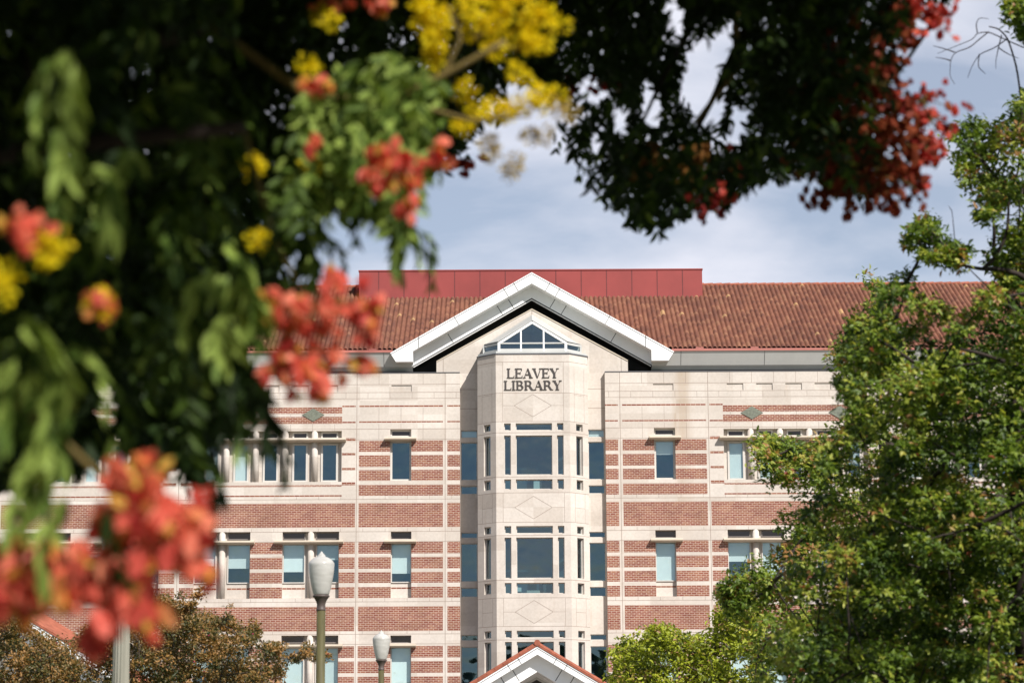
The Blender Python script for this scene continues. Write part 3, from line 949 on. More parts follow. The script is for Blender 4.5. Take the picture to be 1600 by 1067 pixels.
# eave: red gutter, tilted grey fascia, soffit; slot above the parapet darkened for its shade
zf0, zf1, zf2 = ZE(549.0), ZE(569.5), ZE(575.5)
for sgn in (-1, 1):
    xi, xe = XC + sgn * (gh - 0.95), XC + sgn * X_END
    mb = MB("gutter_red")
    mb.box(xi + sgn * 0.85, xe, YE - 0.22, YE + 0.05, zf0, z_eave - 0.012)
    gt = mb.build("gutter", lib)
    x = xi + sgn * 1.9
    for k in range(5):
        mb = MB("gutter_red")
        mb.box(x, x + 0.34, YE - 0.225, YE - 0.02, z_eave - 0.011, z_eave + 0.05); x += sgn * (2.4 + 3.1 * ((k * 7) % 3))
        mb.build("outlet", gt)
    mb = MB("grey_metal")
    tilt = 0.30
    mb.prism([(xi, YE - 0.18, zf0 - 0.003), (xi, YE - 0.18 + tilt, zf1), (xi, YE + tilt + 0.02, zf2), (xi, YE + 0.9, zf2 + 0.03), (xi, YE + 0.9, zf0 - 0.003)], (xe - xi, 0, 0), "grey_metal")
    fo = mb.build("fascia", lib)
    mb = MB("seam")
    x = xi + sgn * 1.25
    while abs(x - XC) < X_END:
        mb.prism([(x, YE - 0.184, zf0 - 0.01), (x, YE - 0.184 + tilt, zf1), (x, YE - 0.17 + tilt, zf1), (x, YE - 0.17, zf0 - 0.01)], (0.02, 0, 0))
        x += sgn * 3.65
    mb.build("seam", fo)
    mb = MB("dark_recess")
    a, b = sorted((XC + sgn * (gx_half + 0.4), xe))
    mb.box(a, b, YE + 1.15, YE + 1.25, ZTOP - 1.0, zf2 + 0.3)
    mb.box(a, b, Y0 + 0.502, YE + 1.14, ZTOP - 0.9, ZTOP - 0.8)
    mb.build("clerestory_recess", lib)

# the big gable over the centre
def gable_roof(parent, xc, yb, half, zapex, zlow, zb_end, w_out, w_in, setb, depth, endcut, edge_mat=None, inner_drop=0.6):
    """white bargeboards, set back inner fascia, soffit; all mirrored about xc"""
    sl = (zapex - zlow) / half
    mb = MB("white_metal")
    for s in (-1, 1):
        A = (xc, yb, zapex); B = (xc + s * half, yb, zlow)
        Cc = (xc + s * (half - endcut * 0.25), yb, zb_end); Dd = (xc + s * (half - endcut), yb, zb_end)
        Ein = (xc + s * (half - endcut), yb, zapex - sl * (half - endcut) - w_out); Fi = (xc, yb, zapex - w_out)
        off = 0.0015 if s > 0 else 0
        pts = [A, B, Cc, Dd, Ein, Fi]
        mb.prism([(p[0], p[1] + off, p[2]) for p in pts], (0, setb, 0), "white_metal")
    barge = mb.build("bargeboard", parent)
    mb = MB("seam")
    for s in (-1, 1):
        for k in (0.0, 0.13, 0.2, 0.55, 0.80):
            x = xc + s * k * half; z = zapex - sl * k * half
            if k == 0: continue
            lean = 0.42 * w_out if k < 0.8 else 0.0
            mb.prism([(x - 0.016, yb - 0.003, z - 0.005), (x + 0.016, yb - 0.003, z - 0.005), (x - s * lean + 0.016, yb - 0.003, z - w_out + sl * lean + 0.004), (x - s * lean - 0.016, yb - 0.003, z - w_out + sl * lean + 0.004)], (0, 0.003, 0))
        a = np.array([xc, yb - 0.003, zapex - 0.09]); b = np.array([xc + s * half, yb - 0.003, zlow - 0.09])
        mb.prism([a, b, b + (0, 0, 0.03), a + (0, 0, 0.03)], (0, 0.002, 0))
    mb.build("seam", barge)
    mb = MB("grey_metal", "white_metal")
    y2 = yb + setb + 0.002
    for s in (-1, 1):
        k = half - endcut
        A = (xc, y2, zapex - w_out + 0.1); B = (xc + s * (k + 0.3), y2, zapex - sl * (k + 0.3) - w_out + 0.1)
        C2 = (xc + s * (k + 0.0), y2, zapex - sl * k - w_out - w_in); D2 = (xc, y2, zapex - w_out - w_in)
        mb.prism([A, B, C2, D2], (0, 0.08, 0), "white_metal")
    fas = mb.build("inner_fascia", parent)
    mb = MB("seam")
    for s in (-1, 1):
        for kk in (0.17, 0.25, 0.6):
            x = xc + s * kk * half; z = zapex - sl * kk * half - w_out + 0.05
            mb.prism([(x - 0.018, y2 - 0.003, z), (x + 0.018, y2 - 0.003, z), (x - s * 0.28 + 0.018, y2 - 0.003, z - w_in + sl * 0.28), (x - s * 0.28 - 0.018, y2 - 0.003, z - w_in + sl * 0.28)], (0, 0.002, 0))
    mb.build("seam", fas)
    return sl
w_out = (443.5 - 425.5) / 36.3
w_in = 22.5 / 36.1
zend = (zc(636, 565, YBG)[1] + zc(1030, 563, YBG)[1]) / 2
gable_roof(lib, XC, YBG, gh, az_, z_lo, zend, w_out, w_in, 0.60, 4.0, 36 / 36.3)
mb = MB("clay")
for s in (-1, 1):
    a = (XC, YBG + 0.05, az_ + 0.015); b = (XC + s * gh, YBG + 0.05, z_lo + 0.015)
    y_back = YE + 9.0
    mb.prism([a, b, (b[0], y_back, b[2]), (a[0], y_back, a[2])], (0, 0, -0.03))
mb.build("gable_roof", lib)
mb = MB("dark_recess")  # backing coloured near-black for the shade under the gable
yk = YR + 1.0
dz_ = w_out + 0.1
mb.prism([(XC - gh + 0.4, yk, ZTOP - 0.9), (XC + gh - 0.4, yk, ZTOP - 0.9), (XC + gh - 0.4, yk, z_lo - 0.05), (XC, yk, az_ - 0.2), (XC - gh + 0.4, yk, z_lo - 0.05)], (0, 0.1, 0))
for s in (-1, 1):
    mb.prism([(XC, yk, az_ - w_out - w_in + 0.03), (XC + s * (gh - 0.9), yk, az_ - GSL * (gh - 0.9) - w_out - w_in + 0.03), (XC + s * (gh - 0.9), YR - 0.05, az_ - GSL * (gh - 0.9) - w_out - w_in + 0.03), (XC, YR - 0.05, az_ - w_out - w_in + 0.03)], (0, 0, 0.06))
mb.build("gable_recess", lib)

# red metal screen standing on the roof
sp = on_roof(830, 467.5)
Ysc = float(sp[1])
zs_b = float(sp[2]) - 0.15
zs_t = float(PY(831, 423.0, Ysc)[2])
xl, xr = float(PY(561, 450, Ysc)[0]), float(PY(1097.5, 450, Ysc)[0])
mb = MB("screen_red")
mb.box(xl, xr, Ysc, Ysc + 4.2, zs_b, zs_t)
mb.box(xl - 0.03, xr + 0.03, Ysc - 0.03, Ysc + 4.23, zs_t + 0.002, zs_t + 0.06)
scr = mb.build("roof_screen", lib)
mb = MB("screen_seam_shade")
x = xl + 0.92
while x < xr - 0.2:
    mb.box(x - 0.022, x + 0.022, Ysc - 0.004, Ysc - 0.001, zs_b + 0.16, zs_t)
    x += 1.185
mb.box(xl, xr, Ysc - 0.06, Ysc - 0.005, zs_b, zs_b + 0.16)  # dark foot strip painted as the screen's lower shade
mb.build("seam", scr)
# rest of the shell
mb = MB("stone")
mb.box(XC - HALF_LEN, XC + HALF_LEN, Y0 + 2.5, Y0 + 30, 0.05, ZTOP - 0.3)
mb.build("rear_block", lib)

# ------------------------------------------------------------------ entrance canopies
def entrance_canopy(apx, apy, Yc, label, half=5.6):
    global ORIGIN
    a = PY(apx, apy, Yc)
    xc, za = float(a[0]), float(a[2]) - 0.10
    root = empty("entrance_canopy", (xc, Yc, 0))
    tag(root, label, "canopy", "gabled entrance canopies in front of the library")
    ORIGIN = np.array([xc, Yc, 0.0])
    sl = 0.595
    zl = za - sl * half
    gable_roof(root, xc, Yc, half, za, zl, zl - 0.45, 0.30, 0.62, 0.42, 3.0, 0.9)
    depth = 8.5
    # tile roof with a rolled tile verge along each rake
    V = MB("clay")
    for s in (-1, 1):
        A = np.array([xc, Yc - 0.03, za + 0.015]); B = np.array([xc + s * half, Yc - 0.03, zl + 0.015])
        V.prism([A, B, B + (0, depth, 0), A + (0, depth, 0)], (0, 0, 0.05))
        n = int(half * math.hypot(1, sl) / 0.36)
        for i in range(n):
            p = A + (B - A) * (i / n); q = A + (B - A) * ((i + 1.06) / n)
            V.tube([p + (0, 0.10, 0.075), q + (0, 0.10, 0.055)], [0.085, 0.105], 8)
        for j in range(12):
            yv = Yc + 0.4 + j * 0.66
            V.tube([(A[0] + s * 0.1, yv, A[2] + 0.04), (B[0], yv, B[2] + 0.06)], 0.09, 6)
    V.tube([(xc, Yc - 0.05, za + 0.13), (xc, Yc + depth, za + 0.13)], 0.12, 10)
    V.build("tile_roof", root)
    # white inner wall with a small glazed gablet
    W = MB("white_metal")
    yw = Yc + 3.6
    zi = za - 0.30 - 0.62 + 0.1
    for s in (-1, 1):
        W.prism([(xc, Yc + 0.80, zi), (xc + s * (half - 0.6), Yc + 0.80, zi - sl * (half - 0.6)), (xc + s * (half - 0.6), yw + 3, zi - sl * (half - 0.6)), (xc, yw + 3, zi)], (0, 0, 0.05))
    W.build("soffit", root)
    W = MB("white_metal")
    gz = za - 1.08
    W.prism([(xc - half + 1.2, yw, zi - sl * (half - 1.2) - 1.0), (xc + half - 1.2, yw, zi - sl * (half - 1.2) - 1.0), (xc + half - 1.2, yw, zi - sl * (half - 1.2) - 0.02), (xc, yw, zi - 0.02), (xc - half + 1.2, yw, zi - sl * (half - 1.2) - 0.02)], (0, 0.15, 0))
    pw = W.build("pediment_wall", root)
    W = MB("grey_metal", "dark_recess")
    W.prism([(xc - 1.3, yw - 0.05, gz - 0.62), (xc + 1.3, yw - 0.05, gz - 0.62), (xc, yw - 0.05, gz + 0.10)], (0, 0.045, 0), "grey_metal")
    W.prism([(xc - 0.98, yw - 0.056, gz - 0.56), (xc + 0.98, yw - 0.056, gz - 0.56), (xc, yw - 0.056, gz)], (0, 0.005, 0), "dark_recess")
    W.build("gablet", pw)
    for s in (-1, 1):
        for yy in (Yc + 0.9, Yc + depth - 1):
            c = MB("stone")
            c.lathe((xc + s * (half - 1.0), yy, 0), [(0.34, 0.0), (0.34, 0.15), (0.27, 0.2), (0.25, zl - 0.25), (0.31, zl - 0.2), (0.31, zl - 0.02)], 20)
            c.build("column", root, smooth=True)
    return root
entrance_canopy(839.5, 1005, 91.0, "white gabled entrance canopy with red tile verge in front of the lettered bay")
entrance_canopy(-16, 928, 84.0, "white gabled entrance canopy half hidden behind the brown leaved crape myrtle")
ORIGIN = np.zeros(3)

# ------------------------------------------------------------------ ground
m, nt = new_mat("lawn")
t = N(nt, "ShaderNodeTexCoord")
n1 = N(nt, "ShaderNodeTexNoise", {"Vector": t.outputs["Object"], "Scale": 0.3, "Detail": 6.0})
n2 = N(nt, "ShaderNodeTexNoise", {"Vector": t.outputs["Object"], "Scale": 30.0, "Detail": 4.0})
cA = ramp(nt, n1.outputs["Fac"], [(0.3, (0.035, 0.06, 0.015)), (0.7, (0.07, 0.10, 0.025))])
cB = ramp(nt, n2.outputs["Fac"], [(0.3, (0.6, 0.6, 0.6)), (0.7, (1.2, 1.2, 1.2))])
finish(nt, principled(nt, color=N(nt, "ShaderNodeMixRGB", {"Fac": 1.0, "Color1": cA, "Color2": cB}, blend_type="MULTIPLY").outputs[0], rough=0.9, spec=0.2))
plain("paving", (0.27, 0.24, 0.21), 0.85, 0.2, 0, 0.2, 2.0)
mb = MB("lawn")
mb.poly([(-900, -300, 0), (900, -300, 0), (900, 1500, 0), (-900, 1500, 0)])
tag(mb.build("ground"), kind="structure")
mb = MB("paving")
mb.poly([(-60, 72, 0.012), (60, 72, 0.012), (60, 103.8, 0.012), (-60, 103.8, 0.012)])
mb.poly([(-2.5, -10, 0.012), (2.5, -10, 0.012), (2.5, 71.9, 0.012), (-2.5, 71.9, 0.012)])
tag(mb.build("path"), kind="structure")

# ------------------------------------------------------------------ lamps
m, nt = new_mat("globe_glass")
t = N(nt, "ShaderNodeTexCoord")
mpz = N(nt, "ShaderNodeMapping", {"Vector": t.outputs["Object"], "Scale": (4, 4, 14)})
nz_ = N(nt, "ShaderNodeTexNoise", {"Vector": mpz.outputs[0], "Scale": 1.0, "Detail": 4.0})
cg = ramp(nt, nz_.outputs["Fac"], [(0.3, (0.50, 0.48, 0.44)), (0.7, (0.66, 0.64, 0.60))])
pb = N(nt, "ShaderNodeBsdfPrincipled", {"Base Color": cg, "Roughness": 0.22, "Specular IOR Level": 0.5})
tl = N(nt, "ShaderNodeBsdfTranslucent", {"Color": c4((0.6, 0.6, 0.58))})
finish(nt, N(nt, "ShaderNodeMixShader", {0: 0.35, 1: pb.outputs[0], 2: tl.outputs[0]}).outputs[0])
plain("lamp_post_paint", (0.078, 0.068, 0.026), 0.6, 0.35, 0, 0.35, 4.0, (3, 3, 0.4))
plain("lamp_collar_bronze", (0.075, 0.055, 0.048), 0.5, 0.4, 0, 0.2, 8)
plain("fluted_post_paint", (0.24, 0.23, 0.185), 0.6, 0.35, 0, 0.2, 3.0, (3, 3, 0.3))

def street_lamp(px, py_top, dist, label, flutes=0, glw=0.21, post_r=0.075, post_mat="lamp_post_paint", gh=0.70):
    global ORIGIN
    p = PD(px, py_top, np.array(dist))
    x, y, zt = float(p[0]), float(p[1]), float(p[2])
    root = empty("street_lamp", (x, y, 0)); ORIGIN = np.array([x, y, 0.0])
    tag(root, label, "lamp", "street lamps on the lawn")
    k = gh / 0.70
    zg = zt - 0.70 * k             # bottom of the globe
    b = MB("globe_glass")
    r = glw
    b.lathe((x, y, zg), [(r * q, 0.70 * z_ * k) for q, z_ in ((0.56, 0), (0.62, 0.03), (0.72, 0.14), (0.82, 0.27), (0.90, 0.40), (0.96, 0.53), (1.0, 0.68), (1.0, 0.71), (0.985, 0.725), (0.95, 0.745), (0.84, 0.79), (0.66, 0.835), (0.46, 0.862), (0.33, 0.872), (0.30, 0.90), (0.27, 0.92), (0.17, 0.94), (0.12, 0.965), (0.03, 1.0))], 32)
    b.build("globe", root, smooth=True)
    b = MB("lamp_collar_bronze")
    b.lathe((x, y, zg), [(post_r * 0.90, -0.25 * k), (post_r * 0.98, -0.245 * k), (post_r * 1.0, -0.225 * k), (post_r * 0.90, -0.21 * k), (post_r * 0.86, -0.15 * k), (post_r * 1.05, -0.10 * k), (r * 0.55, -0.045 * k), (r * 0.64, -0.03 * k), (r * 0.66, -0.01 * k), (r * 0.58, 0.003), (r * 0.5, 0.005)], 28)
    b.build("collar", root, smooth=True)
    b = MB(post_mat)
    zp = zg - 0.25 * k
    if flutes:
        n = flutes * 4; kk = len(b.v)
        for (z, s) in ((0.9, 1.0), (zp, 0.86)):
            for i in range(n):
                w = 2 * math.pi * i / n
                rr = post_r * s * (1.0 - 0.10 * (0.5 + 0.5 * math.cos(flutes * w)))
                b.v.append((x + rr * math.cos(w), y + rr * math.sin(w), z))
        for i in range(n):
            j = (i + 1) % n
            b.f.append((kk + i, kk + j, kk + n + j, kk + n + i)); b.m.append(0)
    else:
        b.lathe((x, y, 0), [(post_r * 1.1, 0.9), (post_r * 1.0, 1.1), (post_r * 0.90, zp)], 24)
    b.build("post", root, smooth=not flutes)
    b = MB(post_mat)
    b.lathe((x, y, 0), [(0.24, 0.0), (0.24, 0.12), (0.2, 0.16), (0.17, 0.55), (0.19, 0.6), (0.13, 0.7), (0.11, 0.88), (post_r * 1.1, 0.92)], 24)
    b.build("base", root, smooth=True)
    ORIGIN = np.zeros(3)
    return root
street_lamp(502.5, 861, 46.0, "tallest street lamp with pale acorn globe on an olive post", gh=0.83, glw=0.247, post_r=0.092)
street_lamp(596, 984, 66.0, "smaller farther street lamp with pale acorn globe left of the bay", gh=0.80, glw=0.24, post_r=0.088)
street_lamp(194.5, 806, 30.0, "nearest street lamp with grey fluted post rising behind the pink seed pods", 16, 0.28, 0.115, "fluted_post_paint", 0.85)

# ------------------------------------------------------------------ foliage
def leaf_material(name, stops, trans=0.35, rough=0.45, spec=0.35, tcol=(1.15, 1.2, 0.6)):
    m, nt = new_mat(name)
    at = N(nt, "ShaderNodeAttribute", attribute_name="tint")
    c = ramp(nt, at.outputs["Fac"], stops)
    p = principled(nt, color=c, rough=rough, spec=spec)
    tcx = N(nt, "ShaderNodeMixRGB", {"Fac": 1.0, "Color1": c, "Color2": c4(tcol)}, blend_type="MULTIPLY")
    tr = N(nt, "ShaderNodeBsdfTranslucent", {"Color": tcx.outputs[0]})
    finish(nt, N(nt, "ShaderNodeMixShader", {0: trans, 1: p, 2: tr.outputs[0]}).outputs[0])
leaf_material("rain_leaf", [(0.0, (0.007, 0.014, 0.004)), (0.5, (0.018, 0.036, 0.008)), (0.85, (0.085, 0.14, 0.022)), (1.0, (0.25, 0.33, 0.07))], 0.3, 0.55, 0.16)  # tints carry shade at the dark end, sunlight at the pale end
leaf_material("pod_skin", [(0.0, (0.22, 0.02, 0.02)), (0.25, (0.46, 0.05, 0.04)), (0.5, (0.76, 0.145, 0.10)), (0.8, (0.84, 0.29, 0.18)), (0.93, (0.68, 0.32, 0.06)), (1.0, (0.6, 0.42, 0.08))], 0.5, 0.5, 0.3, (1.1, 0.9, 0.8))
leaf_material("yellow_petal", [(0.0, (0.64, 0.47, 0.008)), (0.5, (0.88, 0.71, 0.010)), (1.0, (0.92, 0.80, 0.03))], 0.5, 0.6, 0.2, (1.05, 1.05, 0.5))
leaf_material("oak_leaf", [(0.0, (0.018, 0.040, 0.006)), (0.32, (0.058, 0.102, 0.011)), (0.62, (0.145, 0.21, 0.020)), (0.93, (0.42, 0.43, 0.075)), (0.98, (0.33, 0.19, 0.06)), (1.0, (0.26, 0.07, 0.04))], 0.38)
leaf_material("myrtle_leaf", [(0.0, (0.03, 0.042, 0.012)), (0.35, (0.09, 0.08, 0.022)), (0.7, (0.25, 0.135, 0.038)), (0.99, (0.34, 0.18, 0.06)), (1.0, (0.55, 0.02, 0.14))], 0.25)
leaf_material("lime_leaf", [(0.0, (0.06, 0.085, 0.012)), (0.5, (0.25, 0.285, 0.018)), (0.9, (0.42, 0.45, 0.04)), (1.0, (0.28, 0.16, 0.07))], 0.35)
plain("bark", (0.085, 0.062, 0.045), 0.9, 0.2, 0, 0.35, 6.0, (1, 1, 0.25))
plain("bark_dark", (0.035, 0.026, 0.022), 0.9, 0.2, 0, 0.3, 6.0, (1, 1, 0.25))
plain("twig", (0.13, 0.095, 0.03), 0.8, 0.2, 0, 0.2, 5.0)

def unit(v): return v / (np.linalg.norm(v, axis=-1, keepdims=True) + 1e-9)

class Leaves:
    def __init__(s): s.V = []; s.T = []
    def add(s, P, D, Nn, L, W, T, fold=0.25, curl=0.15):
        """six point leaves: base P, axis D, face normal Nn, length L, width W, tint T"""
        n = len(P)
        D = unit(D); B = unit(np.cross(D, Nn)); Nn = unit(np.cross(B, D))
        L = np.broadcast_to(L, (n,))[:, None]; W = np.broadcast_to(W, (n,))[:, None]
        v = [P,
             P + D * L * 0.30 + B * W * 0.42 + Nn * W * fold,
             P + D * L * 0.66 + B * W * 0.40 + Nn * (W * fold - L * curl * 0.4),
             P + D * L - Nn * L * curl,
             P + D * L * 0.66 - B * W * 0.40 + Nn * (W * fold - L * curl * 0.4),
             P + D * L * 0.30 - B * W * 0.42 + Nn * W * fold]
        s.V.append(np.stack(v, 1).reshape(-1, 3))
        s.T.append(np.repeat(np.broadcast_to(T, (n,)), 6))
    def add_lobed(s, P, D, Nn, L, W, T, curl=0.12):
        """oak-like leaves: a leaf blade and two side lobes"""
        s.add(P, D, Nn, L, W * 0.62, T, 0.2, curl)
        D = unit(D); B = unit(np.cross(D, Nn))
        L2 = np.broadcast_to(L, (len(P),))
        for sg in (-1, 1):
            s.add(P + D * (L2 * 0.22)[:, None], unit(D * 0.45 + B * sg), Nn, L2 * 0.55, W * 0.5, T, 0.12, curl)
    def clip(s, poly, jit=12, holes=(), hj=4):
        for i in range(len(s.V)):
            v = s.V[i].reshape(-1, 6, 3)
            x, y, d = project(v.mean(1))
            jx = x + rng.normal(0, jit, len(x)); jy = y + rng.normal(0, jit, len(x))
            k = inpoly(jx, jy, poly)
            for h in holes: k &= ~inpoly(x + rng.normal(0, hj, len(x)), y + rng.normal(0, hj, len(x)), h)
            s.V[i] = v[k].reshape(-1, 3); s.T[i] = s.T[i].reshape(-1, 6)[k].reshape(-1)
    def merge(s, o): s.V += o.V; s.T += o.T
    def count(s): return sum(len(t) for t in s.T) // 6
    def build(s, name, mat, parent, origin, gaps=False):
        V = np.concatenate(s.V); T = np.concatenate(s.T)
        if gaps:                  # leaves removed to let sun onto chosen places
            ok = np.repeat(shaded_ok(V.reshape(-1, 6, 3).mean(1), 0.22), 6)
            V, T = V[ok], T[ok]
        V = V - origin
        n = len(T) // 6
        b = np.arange(n)[:, None] * 6
        Q = np.concatenate([b + np.array([[0, 1, 2, 3]]), b + np.array([[0, 3, 4, 5]])], 0)
        return np_mesh(name, V, Q, T, [mat], parent)

def sample(poly, d0, d1, n, holes=()):
    poly = np.array(poly, float)
    lo, hi = poly.min(0), poly.max(0)
    out = []
    tot = 0
    while tot < n:
        x = rng.uniform(lo[0], hi[0], n * 2); y = rng.uniform(lo[1], hi[1], n * 2)
        k = inpoly(x, y, poly)
        for h in holes: k &= ~inpoly(x, y, h)
        out.append(np.stack([x[k], y[k]], 1)); tot += int(k.sum())
    q = np.concatenate(out)[:n]
    d = (rng.uniform(d0 ** 3, d1 ** 3, n)) ** (1 / 3)
    return PD(q[:, 0], q[:, 1], d)

def rdir(n): return unit(rng.normal(size=(n, 3)))

# places lit by leaf gaps cut along the sun ray: (pixel, distance, radius of the gap)
LIT = [((225, 850), 5.2, 0.42), ((90, 890), 5.2, 0.34), ((130, 970), 5.2, 0.25), ((290, 830), 5.2, 0.25),
       ((125, 90), 5.6, 0.10), ((140, 150), 5.6, 0.10), ((150, 220), 5.6, 0.10), ((50, 520), 5.2, 0.2), ((60, 600), 5.2, 0.22), ((110, 580), 5.2, 0.2), ((90, 660), 5.2, 0.22), ((120, 740), 5.2, 0.18), ((335, 390), 6.5, 0.12), ((370, 490), 6.5, 0.11),
       ((45, 375), 5.2, 0.16), ((155, 465), 6.0, 0.12), ((400, 272), 7.5, 0.12), ((410, 380), 7.5, 0.12), ((500, 130), 8.0, 0.15), ((490, 255), 8.0, 0.12),
       ((690, 30), 8.2, 0.4), ((760, 100), 8.2, 0.4), ((820, 60), 8.2, 0.4), ((830, 160), 8.2, 0.3), ((790, 250), 8.2, 0.25), ((640, 120), 8.0, 0.3),
       ((580, 180), 7.6, 0.42), ((620, 270), 7.6, 0.42), ((550, 250), 7.6, 0.35), ((690, 245), 7.7, 0.25), ((600, 340), 7.6, 0.3), ((520, 160), 7.6, 0.3), ((640, 130), 7.7, 0.3),
       ((500, 500), 6.6, 0.30), ((550, 500), 6.6, 0.25), ((470, 570), 6.6, 0.25), ((500, 600), 6.6, 0.2), ((440, 480), 6.6, 0.15),
       ((1455, 235), 12.6, 0.22), ((1425, 310), 12.6, 0.2), ((1480, 200), 12.6, 0.2), ((1470, 25), 12.6, 0.25), ((1340, 250), 12.6, 0.12), ((1360, 170), 12.6, 0.12), ((1330, 110), 12.6, 0.1), ((1380, 290), 12.6, 0.1), ((1040, 262), 12.4, 0.12), ((1120, 300), 12.6, 0.1), ((1400, 300), 12.6, 0.12), ((1440, 50), 12.6, 0.15), ((1385, 140), 12.6, 0.12),
       ((1300, 160), 12.0, 0.15), ((1190, 95), 12.0, 0.2), ((210, 235), 6.5, 0.12), ((300, 300), 7.0, 0.1), ((310, 640), 6.5, 0.1)] + [((float(a), float(b)), float(d), 0.05) for a, b, d in zip(rng.uniform(0, 470, 60), rng.uniform(0, 660, 60), rng.uniform(6.6, 9.2, 60))]
LP = np.array([PD(a[0], a[1], np.array(d)) for a, d, r in LIT]); LR = np.array([r for a, d, r in LIT])
def shaded_ok(P, own=0.35):      # True where a leaf bunch does not stand in one of those sun gaps
    ok = np.ones(len(P), bool)
    for c, r in zip(LP, LR):
        q = P - c; t = q @ SUN
        dist = np.linalg.norm(q - t[:, None] * SUN, axis=1)
        ok &= ~((t > own) & (dist < r))
    return ok

# ---- flame trees over the camera
def compound(LV, P, droop, size, tint, npair=6, length=0.34, spread=1.0):
    """hanging feathered leaves: a curved stalk with paired leaflets"""
    n = len(P)
    out = rdir(n); out[:, 2] *= 0.4; out = unit(out)
    down = np.array([0, 0, -1.0])
    k = np.linspace(0.12, 1.0, npair)
    side = unit(np.cross(out, down + 0.01 * rdir(n)))
    for i, u in enumerate(k):
        a = out * (1 - droop * u) + down * (droop * (0.25 + u))
        a = unit(a)
        pos = P + length * size[:, None] * (out * (u - 0.5 * droop * u * u) + down * (droop * (0.2 * u + 0.55 * u * u)))
        for sg in (-1, 1):
            d = unit(side * sg * spread + a * 0.7 + down * droop * 0.7 + 0.25 * rdir(n))
            nn = unit(np.cross(d, side * sg + 0.3 * rdir(n)) + 0.5 * rdir(n))
            LV.add(pos, d, nn, (0.078 + 0.02 * rng.random(n)) * size, 0.034 * size, np.clip(tint + rng.normal(0, 0.14, n), 0, 1), 0.2, 0.2)

def frame_clear(P, mg=30):
    x, y, d = project(P)
    return ~((d > 0.3) & (x > -mg) & (x < 1600 + mg) & (y > -mg) & (y < 1067 + mg))

def limb(mb, a, b, r0, r1, bend=0.3, n=9, m=None):
    a = np.array(a, float); b = np.array(b, float)
    t = np.linspace(0, 1, n)[:, None]
    L = np.linalg.norm(b - a)
    side = rdir(1)[0] * bend * L
    pts = a + (b - a) * t + side * (t * (1 - t)) + rng.normal(0, 0.012 * L, (n, 3)) * (t * (1 - t)) * 2
    mb.tube(pts, np.linspace(r0, r1, n), 7, m)
    return pts

def limb_clear(mb, a, e, r0, r1, bend):
    t = np.linspace(0, 1, 12)[:, None]
    x, y, d = project(np.array(a) + (np.array(e) - np.array(a)) * t)
    if ((x > -120) & (x < 1720) & (y > -420) & (d > 0)).any(): return
    limb(mb, a, e, r0, r1, bend)
MASS = [(-160, -500), (700, -500), (640, -20), (600, 60), (580, 170), (540, 250), (490, 300), (455, 330), (470, 380), (455, 430), (470, 445), (425, 500), (375, 530), (365, 570), (400, 590), (405, 625), (375, 660), (345, 685), (315, 690), (318, 760), (300, 770), (290, 725), (255, 735), (220, 715), (160, 705), (110, 745), (60, 745), (-160, 790)]
GAPS = [[(150, 590), (185, 590), (190, 665), (140, 670)], [(168, 680), (192, 670), (192, 730), (168, 740)]]
VEIL = [(470, 130), (560, 90), (640, 60), (700, 110), (670, 200), (690, 250), (655, 300), (640, 370), (610, 360), (590, 320), (560, 345), (520, 330), (490, 310), (470, 350), (430, 400), (410, 340), (460, 260)]
CANOPY = [(540, -420), (1560, -420), (1480, -10), (1425, 20), (1400, 80), (1395, 150), (1385, 220), (1370, 300), (1330, 320), (1290, 285), (1235, 270), (1200, 285), (1150, 300), (1130, 330), (1080, 320), (1055, 345), (1020, 372), (975, 350), (950, 310), (915, 290), (905, 240), (880, 260), (868, 235), (900, 190), (870, 150), (800, 120), (760, 190), (720, 240), (690, 260), (650, 250), (590, 200), (560, 120)]
SKYH = [[(1085, 60), (1110, 60), (1150, 20), (1150, 80), (1125, 130), (1130, 190), (1085, 200), (1070, 160), (1060, 130)],
        [(1000, 125), (1020, 130), (1035, 165), (1025, 200), (1000, 190)], [(900, 110), (925, 120), (960, 150), (930, 165), (900, 140)],
        [(1035, -20), (1065, -20), (1070, 50), (1055, 75), (1040, 40)], [(1145, 165), (1175, 170), (1160, 230), (1140, 225)], [(930, 200), (945, 230), (935, 245), (920, 225)],
        [(1352, 40), (1375, 60), (1390, 95), (1365, 80)], [(1345, 155), (1385, 185), (1375, 200), (1340, 175)], [(1285, 240), (1310, 250), (1300, 285), (1285, 280)], [(960, 165), (985, 175), (980, 215), (955, 200)]]

